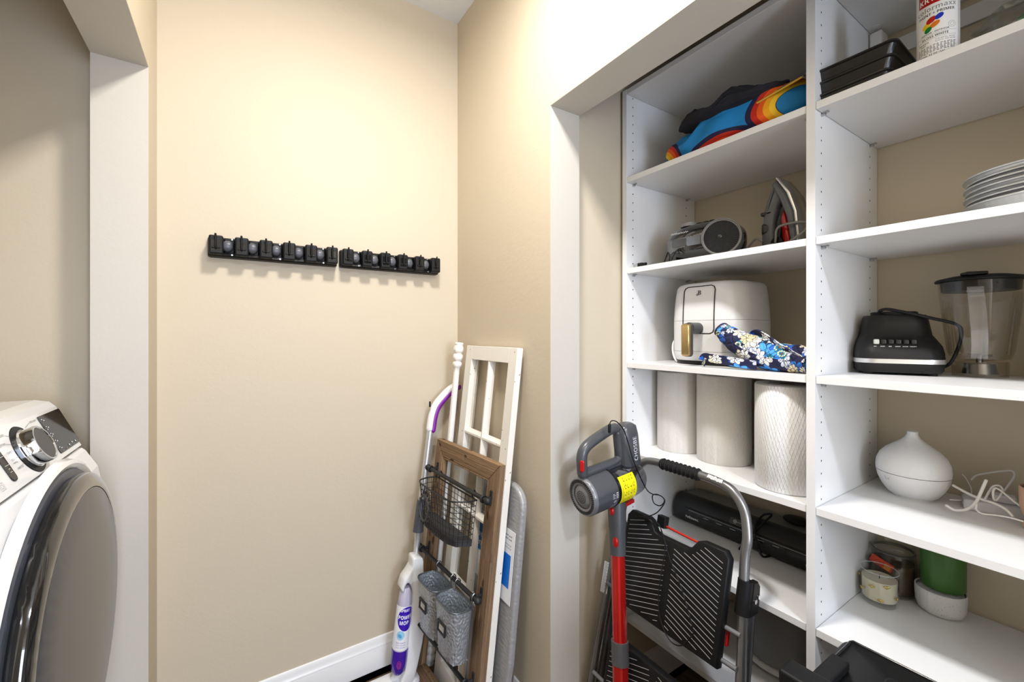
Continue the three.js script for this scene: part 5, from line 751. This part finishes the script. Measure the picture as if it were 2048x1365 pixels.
{ // black trays, nested
  const mk = () => { const W = 0.165, D = 0.20; return [loft([{ y: 0, w: W - 0.02, d: D - 0.02, r: 0.014 }, { y: 0.019, w: W - 0.008, d: D - 0.008, r: 0.016 }, { y: 0.0205, w: W, d: D, r: 0.018 }, { y: 0.0245, w: W, d: D, r: 0.018 }], 6, 0.5), loft([{ y: 0.0250, w: W - 0.012, d: D - 0.012, r: 0.014 }, { y: 0.0280, w: W - 0.014, d: D - 0.014, r: 0.014 }], 6, 0.5)]; };
  const m = std(lin(0.016, 0.015, 0.014), 0.32), ord = ['lowest in the stack', 'second from the bottom of the stack', 'topmost of the stack'];
  for (let i = 0; i < 3; i++) { const t = thing('black_tray', 'shallow black plastic tray beside the spray can, ' + ord[i], 'tray', [1.315, SH.a + 0.0005 + i * 0.0300, -0.408 + (i - 1) * 0.003], FRONT + 0.02 * (i - 1), 'stacked black trays'); const [a, b] = mk(); M('tray_body', a, m, t); M('tray_rim', b, MAT.blackGloss, t); }
}
{ // clear plastic bag with a green cap inside
  const b = thing('plastic_bag', 'crumpled clear plastic bag with a green piece inside beside the spray can', 'bag', [1.345, SH.a, -0.115], FRONT);
  const film = phys(lin(0.80, 0.81, 0.78), 0.12, { transmission: 0.95, thickness: 0 });
  M('film', toCreasedNormals(lump((p) => { const f = 1 + 0.22 * nz(p.x * 3.2, p.y * 3.2, p.z * 3.2) + 0.10 * Math.abs(nz(p.x * 8, p.y * 8, p.z * 8)); return V(p.x * 0.105 * f, Math.max(0.001, 0.055 + p.y * 0.060 * f), p.z * 0.08 * f); }, 46, 26), 0.25), film, b);
  M('green_cap', [cyl(0.014, 0.013, 0.03, -0.035, 0.045, 0.035, 'z', 24)], std(lin(0.01, 0.15, 0.035), 0.35), b);
  M('folded_film', toCreasedNormals(lump((p) => { const f = 1 + 0.5 * nz(p.x * 5, p.y * 5, p.z * 5 + 8); return V(0.01 + p.x * 0.07 * f, Math.max(0.003, 0.045 + p.y * 0.035 * f), 0.01 + p.z * 0.045 * f); }, 28, 16), 0.2), film, b);
}
{ // foil pans
  const alu = std(0xe2e4e6, 0.3, 0.75); const R = 0.128;
  const flute = (h) => { const g = new THREE.LatheGeometry([[0, 0], [R * 0.78, 0], [R * 0.80, 0.001], [R * 0.93, h], [R * 0.985, h + 0.0005], [R, h + 0.0015], [R, h + 0.0038], [R * 0.975, h + 0.0042], [R * 0.925, h + 0.002], [R * 0.78, 0.0022], [0, 0.0022]].map(([r, y]) => new THREE.Vector2(Math.max(r, 1e-5), y)), 160), p = g.attributes.position; for (let i = 0; i < p.count; i++) { const y = p.getY(i), x = p.getX(i), z = p.getZ(i), rad = Math.hypot(x, z); if (rad > R * 0.79 && rad < R * 0.95) { const k = 1 + 0.008 * Math.sin(Math.atan2(z, x) * 60) * (1 - Math.abs(y / h - 0.5)); p.setX(i, x * k); p.setZ(i, z * k); } } g.computeVertexNormals(); return g; };
  const G = flute(0.032), ord = 7;
  for (let i = 0; i < ord; i++) { const t = thing('foil_pan', 'crimped aluminium foil pan, ' + ['lowest', 'second up', 'third up', 'fourth up', 'fifth up', 'sixth up', 'topmost'][i] + ' in the stack above the blender', 'foil pan', [1.395 + (i % 3 - 1) * 0.003, SH.b + 0.0005 + i * 0.0102, -0.122 + (i % 2) * 0.004], i * 0.7, 'stacked foil pans'); M('pan_shell', G, alu, t); M('rolled_rim', at(new THREE.TorusGeometry(R - 0.001, 0.0022, 6, 96).rotateX(Math.PI / 2), 0, 0.0345, 0), alu, t); }
}
{ // blender base
  const b = thing('blender_motor', 'black blender motor base with push buttons and silver stripe', 'blender', [1.455, SH.c, -0.388], FRONT + 0.42);
  const S = (y, w, d, r, z = 0) => ({ y, w, d, r, z }), m = phys(lin(0.012, 0.0115, 0.011), 0.45, { specularIntensity: 0.5, bumpMap: fine, bumpScale: 0.0001 });
  M('lower_housing', loft([S(0.006, 0.158, 0.150, 0.035), S(0.010, 0.166, 0.158, 0.038), S(0.030, 0.172, 0.165, 0.04)], 8, 0.7), m, b);
  M('silver_stripe', loft([S(0.0295, 0.1738, 0.1668, 0.041), S(0.0405, 0.1738, 0.1668, 0.041)], 8, 0.7), std(0xd6d6d4, 0.3, 0.7), b);
  M('upper_housing', loft([S(0.040, 0.172, 0.165, 0.04), S(0.056, 0.170, 0.163, 0.04), S(0.072, 0.166, 0.154, 0.04, -0.003), S(0.092, 0.150, 0.128, 0.04, -0.012), S(0.100, 0.141, 0.118, 0.04, -0.014), S(0.13, 0.132, 0.112, 0.04, -0.014), S(0.148, 0.126, 0.108, 0.04, -0.014), S(0.152, 0.120, 0.102, 0.038, -0.014)], 8, 0.8), m, b);
  M('jar_socket', [lathe([[0.030, 0.15], [0.046, 0.15], [0.048, 0.160], [0.044, 0.162], [0.034, 0.156]], 36).translate(0, 0, -0.014)], m, b);
  for (let i = 0; i < 6; i++) M('push_button', box(0.0115, 0.013, 0.010, -0.046 + i * 0.0142, 0.0835, 0.0665 - 0.0002 * i, 0.003).rotateX(0), i ? MAT.blackGloss : std(lin(0.55, 0.58, 0.50), 0.4), b);
  { const [g, mm] = decal(0.092, 0.014, 552, 84, (c) => { ['OFF', 'START', 'MIX', 'GRIND', 'BLEND', 'LIQUEFY'].forEach((s, i) => text(c, s, 44 + i * 86, 44, 19, '#d8d8d8')); }); M('button_lettering', g.rotateX(-0.42).translate(-0.0105, 0.0722, 0.0742), mm, b); }
  for (const [x, z] of [[-0.06, 0.055], [0.06, 0.055], [-0.06, -0.055], [0.06, -0.055]]) M('rubber_foot', cyl(0.010, 0.011, 0.008, x, 0.004, z), MAT.rubber, b);
  M('cord', tube([[0.078, 0.018, 0.02], [0.095, 0.03, 0.035], [0.108, 0.07, 0.045], [0.112, 0.110, 0.05], [0.100, 0.128, 0.052], [0.06, 0.142, 0.05], [0.02, 0.156, 0.046], [-0.02, 0.167, 0.04], [-0.035, 0.163, 0.03], [-0.02, 0.156, 0.02], [0.0, 0.156, 0.0]], 0.0038, false, 8, 140), MAT.blackPlastic, b);
}
{ // blender jar
  const j = thing('blender_jar', 'clear smoky blender jar with black lid beside the blender base', 'blender jar', [1.500, SH.c, -0.243], FRONT + 0.55);
  const glass = phys(lin(0.86, 0.845, 0.82), 0.02, { transmission: 1, thickness: 0, ior: 1.5 });
  M('jar_wall', lathe([[0, 0.042], [0.040, 0.041], [0.050, 0.044], [0.056, 0.06], [0.064, 0.13], [0.0705, 0.205], [0.072, 0.228]], 64), glass, j);
  M('jar_collar', lathe([[0.047, 0.0], [0.048, 0.034], [0.0465, 0.038]], 48), glass, j);
  M('blade_unit', [cyl(0.03, 0.026, 0.024, 0, 0.02, 0, 'y', 32), box(0.05, 0.002, 0.01, 0, 0.05, 0).rotateY(0.4), box(0.05, 0.002, 0.01, 0, 0.054, 0).rotateY(1.9), cyl(0.006, 0.006, 0.02, 0, 0.045, 0)], std(0x8a8a8a, 0.3, 0.9), j);
  for (const a of [-1.1, -0.2, 0.75, 1.6, 2.6, 3.7, 4.6]) M('jar_rib', rod([0.0495 * Math.sin(a), 0.055, 0.0495 * Math.cos(a)], [0.063 * Math.sin(a), 0.190, 0.063 * Math.cos(a)], 0.0035, 0.0018, 10), glass, j);
  const hg = phys(lin(0.88, 0.88, 0.88), 0.12, { transmission: 0.9, thickness: 0 });
  M('jar_handle', toCreasedNormals(band([[-0.035, 0.205, 0.064], [-0.042, 0.207, 0.085], [-0.046, 0.195, 0.098], [-0.044, 0.15, 0.102], [-0.038, 0.10, 0.094], [-0.030, 0.065, 0.074], [-0.024, 0.05, 0.058]], 0.026, 0.009, V(0.9, 0, 0.45)), 0.7), hg, j);
  M('lid', lathe([[0, 0.244], [0.02, 0.246], [0.05, 0.243], [0.075, 0.237], [0.078, 0.233], [0.077, 0.230], [0.0675, 0.230], [0.066, 0.206], [0.0, 0.206]].reverse(), 56), MAT.blackPlastic, j);
  M('lid_tab', box(0.038, 0.008, 0.03, -0.03, 0.244, 0.05, 0.003), MAT.blackPlastic, j);
}
{ const k = thing('black_canister', 'tall black canister at the shelf end behind the blender jar', 'canister', [1.515, SH.c, -0.115], FRONT); M('canister_body', lathe([[0, 0], [0.044, 0], [0.046, 0.003], [0.046, 0.17], [0.042, 0.178], [0, 0.18]], 48), MAT.blackGloss, k); M('lid', lathe([[0, 0.180], [0.043, 0.180], [0.043, 0.192], [0.038, 0.198], [0, 0.2]], 48), MAT.blackPlastic, k); }
{ // diffuser
  const d = thing('aroma_diffuser', 'white teardrop aroma diffuser with narrow spout', 'diffuser', [1.492, SH.d, -0.362], FRONT + 0.3);
  const wm = std(lin(0.76, 0.76, 0.76), 0.45);
  M('reservoir_base', lathe([[0, 0.004], [0.044, 0.004], [0.050, 0.008], [0.062, 0.026], [0.0705, 0.046], [0.0735, 0.0625], [0, 0.063]], 64), wm, d);
  M('cover', lathe([[0.0737, 0.0638], [0.0745, 0.074], [0.0728, 0.090], [0.066, 0.107], [0.0535, 0.122], [0.038, 0.134], [0.0245, 0.144], [0.016, 0.153], [0.0115, 0.162], [0.0112, 0.1695], [0.0075, 0.1695], [0.006, 0.16], [0, 0.158]], 72), wm, d);
  M('foot_ring', lathe([[0, 0], [0.04, 0], [0.042, 0.004], [0, 0.005]], 40), MAT.whitePlastic, d);
  { const [g, m] = decal(0.03, 0.028, 120, 112, (c) => { c.strokeStyle = '#a4a6a8'; c.lineWidth = 4; c.beginPath(); c.moveTo(30, 10); c.lineTo(34, 60); c.moveTo(60, 30); c.lineTo(60, 56); c.moveTo(48, 40); c.lineTo(70, 30); c.stroke(); c.fillStyle = '#8c8e90'; for (let i = 0; i < 5; i++) c.fillRect(20 + i * 16, 92, 11, 8); }); M('touch_icon', g.rotateX(0.5).rotateY(-0.75).translate(-0.0475, 0.0445, 0.0515), m, d); }
}
{ // white cables and adapter
  const a = thing('power_adapter', 'flat white power adapter lying under the tangled white cables', 'adapter', [1.520, SH.d, -0.225], FRONT); a.rotation.y += 0.25;
  M('adapter_case', box(0.10, 0.026, 0.06, 0, 0.013, 0, 0.006, 3), std(lin(0.60, 0.60, 0.62), 0.35), a); M('adapter_plug', box(0.035, 0.018, 0.03, 0.02, 0.035, -0.005, 0.004), std(lin(0.60, 0.60, 0.62), 0.35), a);
  const W = std(lin(0.70, 0.69, 0.66), 0.45); const P = (u, v, x) => onX(u, v, x);
  cord('white_cable', 'thick white cable bent upright in front of the adapter', [P(1893, 1012, 1.41), P(1910, 1021, 1.415), P(1935, 1019, 1.42), P(1952, 1005, 1.425), P(1962, 985, 1.43), P(1972, 962, 1.435)], 0.0032, W, 'cable');
  cord('white_cable', 'thick white cable stretched from the diffuser over the adapter', [P(1907, 972, 1.47), P(1935, 987, 1.455), P(1962, 999, 1.445), P(1990, 1008, 1.44), P(2012, 1020, 1.44), P(2024, 1032, 1.44)], 0.0030, W, 'cable');
  cord('white_cable', 'thin white cable arching above the tangle against the wall', [P(1943, 960, 1.56), P(1952, 952, 1.56), P(1975, 947, 1.56), P(2005, 943, 1.56), P(2025, 943, 1.555), P(2028, 955, 1.55), P(2012, 978, 1.54), P(2002, 990, 1.53)], 0.0022, W, 'cable');
  cord('white_cable', 'thin white cable curling round the adapter and along the shelf', [P(1968, 1002, 1.46), P(1985, 975, 1.47), P(2000, 973, 1.475), P(2005, 985, 1.47), P(1990, 1002, 1.455), P(1986, 985, 1.455), P(1995, 978, 1.46), P(2030, 1005, 1.45), P(2045, 1015, 1.44)], 0.0022, W, 'cable');
  cord('white_cable', 'thin white cable lying along the shelf before the adapter', [P(1953, 1010, 1.41), P(1953, 1020, 1.405), P(1965, 1028, 1.40), P(1990, 1031, 1.40), P(2020, 1036, 1.395), P(2045, 1043, 1.395)], 0.0019, W, 'cable');
  cord('white_cable', 'loose thin white cable behind the diffuser', [P(1925, 950, 1.565), P(1932, 958, 1.56), P(1942, 978, 1.555), P(1940, 996, 1.53), P(1925, 1001, 1.50), P(1900, 1000, 1.48)], 0.0014, W, 'cable');
}
{ // plant pot at the frame's edge
  const p = thing('potted_plant', 'small pink clay pot with a green leafy plant beside the white cables', 'plant', [1.448, SH.d, -0.136], FRONT);
  const clay = std(lin(0.56, 0.34, 0.235), 0.75, 0, { bumpMap: fine, bumpScale: 0.0002 });
  M('pot', lathe([[0, 0.022], [0.022, 0.022], [0.034, 0.032], [0.039, 0.05], [0.040, 0.092], [0.0385, 0.094], [0.036, 0.092], [0.036, 0.08], [0, 0.08]], 48), clay, p);
  for (let i = 0; i < 3; i++) { const a = i / 3 * 6.283 + 4.9; M('ball_foot', ball(0.011, 0.024 * Math.sin(a), 0.011, 0.024 * Math.cos(a), 1, 1, 1), clay, p); }
  M('soil', cyl(0.0355, 0.0355, 0.004, 0, 0.082, 0), std(lin(0.02, 0.015, 0.01), 1), p);
  const leaf = lump((q) => V(q.x * 0.016 * (1 - 0.4 * q.y), q.y * 0.035, q.z * 0.0035 + 0.006 * q.y * q.y), 20, 12), gm = std(lin(0.045, 0.17, 0.02), 0.4);
  for (const [x, y, z, ry, rz, k] of [[-0.016, 0.125, 0.008, 0.4, 0.35, 1], [0.016, 0.13, 0.0, -0.6, -0.4, 1.1], [0.0, 0.145, -0.012, 1.2, 0.1, 1.2], [0.008, 0.12, 0.018, 2.2, -0.3, 0.9]]) M('leaf', leaf.clone().scale(k, k, k).rotateZ(rz).rotateY(ry).translate(x, y, z), gm, p);
  M('stem', [rod([0, 0.08, 0], [0, 0.12, -0.006], 0.002), rod([0, 0.08, 0], [-0.012, 0.105, 0.006], 0.002), rod([0, 0.08, 0], [0.012, 0.11, 0], 0.002), rod([0, 0.08, 0.0], [0.006, 0.1, 0.014], 0.002)], gm, p);
}
// fifth shelf, right bay: candles
{
  const clear = phys(lin(0.92, 0.93, 0.92), 0.02, { transmission: 1, thickness: 0 });
  const rimGlass = phys(lin(0.85, 0.86, 0.85), 0.08, { transmission: 0.6, thickness: 0 });
  const c = thing('glass_candle', 'cream candle in clear glass studded with gold bees', 'candle', [1.455, SH.e, -0.420], FRONT);
  M('glass_tumbler', lathe([[0, 0.001], [0.036, 0.0], [0.039, 0.004], [0.0405, 0.088]], 56), clear, c);
  M('wax', lathe([[0, 0.0145], [0.036, 0.0145], [0.0374, 0.066], [0.03, 0.066], [0.01, 0.063], [0, 0.063]], 48), std(lin(0.68, 0.63, 0.47), 0.6), c);
  M('wick', rod([0, 0.062, 0], [0.001, 0.074, 0], 0.0011), MAT.rubber, c);
  M('glass_rim', at(new THREE.TorusGeometry(0.0402, 0.0011, 8, 64).rotateX(Math.PI / 2), 0, 0.0885, 0), rimGlass, c);
  const gold = std(lin(0.55, 0.40, 0.12), 0.3, 0.9);
  for (const [a, y] of [[-1.25, 0.062], [-0.75, 0.035], [-0.1, 0.052], [0.65, 0.060], [0.35, 0.022], [1.3, 0.03], [-1.9, 0.03]]) { const q = (g) => g.rotateY(a).translate(0.0415 * Math.sin(a), y, 0.0415 * Math.cos(a)); M('gold_bee', [q(ball(0.0028, 0, 0, 0, 0.8, 1.5, 0.7, 10, 8)), q(ball(0.0032, -0.0036, 0.0014, 0, 1.2, 0.7, 0.4, 10, 8)), q(ball(0.0032, 0.0036, 0.0014, 0, 1.2, 0.7, 0.4, 10, 8))], gold, c); }
  const tg = thing('red_tag', 'red and orange paper tag tucked behind the bee candle', 'tag', [1.4985, SH.e + 0.088, -0.428], FRONT); tg.rotation.z = -0.35; M('paper', box(0.05, 0.022, 0.0012, 0, 0, 0), std(lin(0.50, 0.05, 0.02), 0.6), tg); M('orange_print', box(0.014, 0.016, 0.0006, 0.014, -0.002, 0.0008), std(lin(0.65, 0.22, 0.03), 0.6), tg);
  const j = thing('jar_candle', 'brown candle in a lidded glass jar behind the bee candle', 'candle', [1.550, SH.e, -0.4165], FRONT);
  M('glass_jar', lathe([[0, 0.001], [0.044, 0], [0.047, 0.004], [0.048, 0.02], [0.048, 0.105], [0.044, 0.118], [0.042, 0.122]], 56), clear, j);
  M('wax', lathe([[0, 0.011], [0.0445, 0.011], [0.0448, 0.085], [0, 0.083]], 48), std(lin(0.075, 0.048, 0.024), 0.5), j);
  M('glass_lid', lathe([[0, 0.122], [0.046, 0.122], [0.048, 0.126], [0.047, 0.136], [0.040, 0.144], [0.02, 0.148], [0, 0.149]], 56), clear, j);
  M('lid_seal', lathe([[0.0435, 0.112], [0.047, 0.113], [0.0475, 0.117], [0.044, 0.119]], 48), std(lin(0.12, 0.12, 0.11), 0.3, 0.4), j);
  const s = thing('speckled_bowl_candle', 'pale grey speckled ceramic candle bowl under the green canister', 'candle', [1.536, SH.e, -0.3185], FRONT);
  const sp = canvasTex(512, 256, (g, w, h) => { g.fillStyle = '#d9d9d6'; g.fillRect(0, 0, w, h); for (let i = 0; i < 420; i++) { g.globalAlpha = rr(0.3, 0.9); g.fillStyle = rnd() < 0.7 ? '#55565a' : '#8d8270'; g.beginPath(); g.arc(rr(0, w), rr(0, h), rr(0.5, 1.8), 0, 7); g.fill(); } }, true); sp.repeat.set(2, 1);
  M('bowl', lathe([[0, 0.002], [0.034, 0.0], [0.043, 0.006], [0.048, 0.02], [0.0495, 0.045], [0.0495, 0.060], [0.048, 0.062], [0.046, 0.060], [0.046, 0.052], [0, 0.052]], 64), std(0xffffff, 0.45, 0, { map: sp }), s);
  M('wrap_film', toCreasedNormals(lump((p) => V(p.x * 0.045, 0.0565 + 0.004 * p.y + 0.003 * nz(p.x * 9, p.z * 9), p.z * 0.045), 32, 10), 0.2), std(lin(0.55, 0.55, 0.54), 0.15), s);
  const gr = thing('green_canister', 'green frosted cylinder candle standing on the speckled bowl', 'candle', [1.547, SH.e + 0.064, -0.316], FRONT);
  M('frosted_glass', lathe([[0, 0.001], [0.040, 0], [0.043, 0.004], [0.0435, 0.105], [0.0425, 0.107], [0.040, 0.105], [0.040, 0.09], [0, 0.09]], 56), std(lin(0.055, 0.15, 0.030), 0.45), gr);
  M('wick', rod([0, 0.088, 0], [0, 0.1, 0], 0.0011), MAT.rubber, gr);
}
renderer.render(scene, camera);
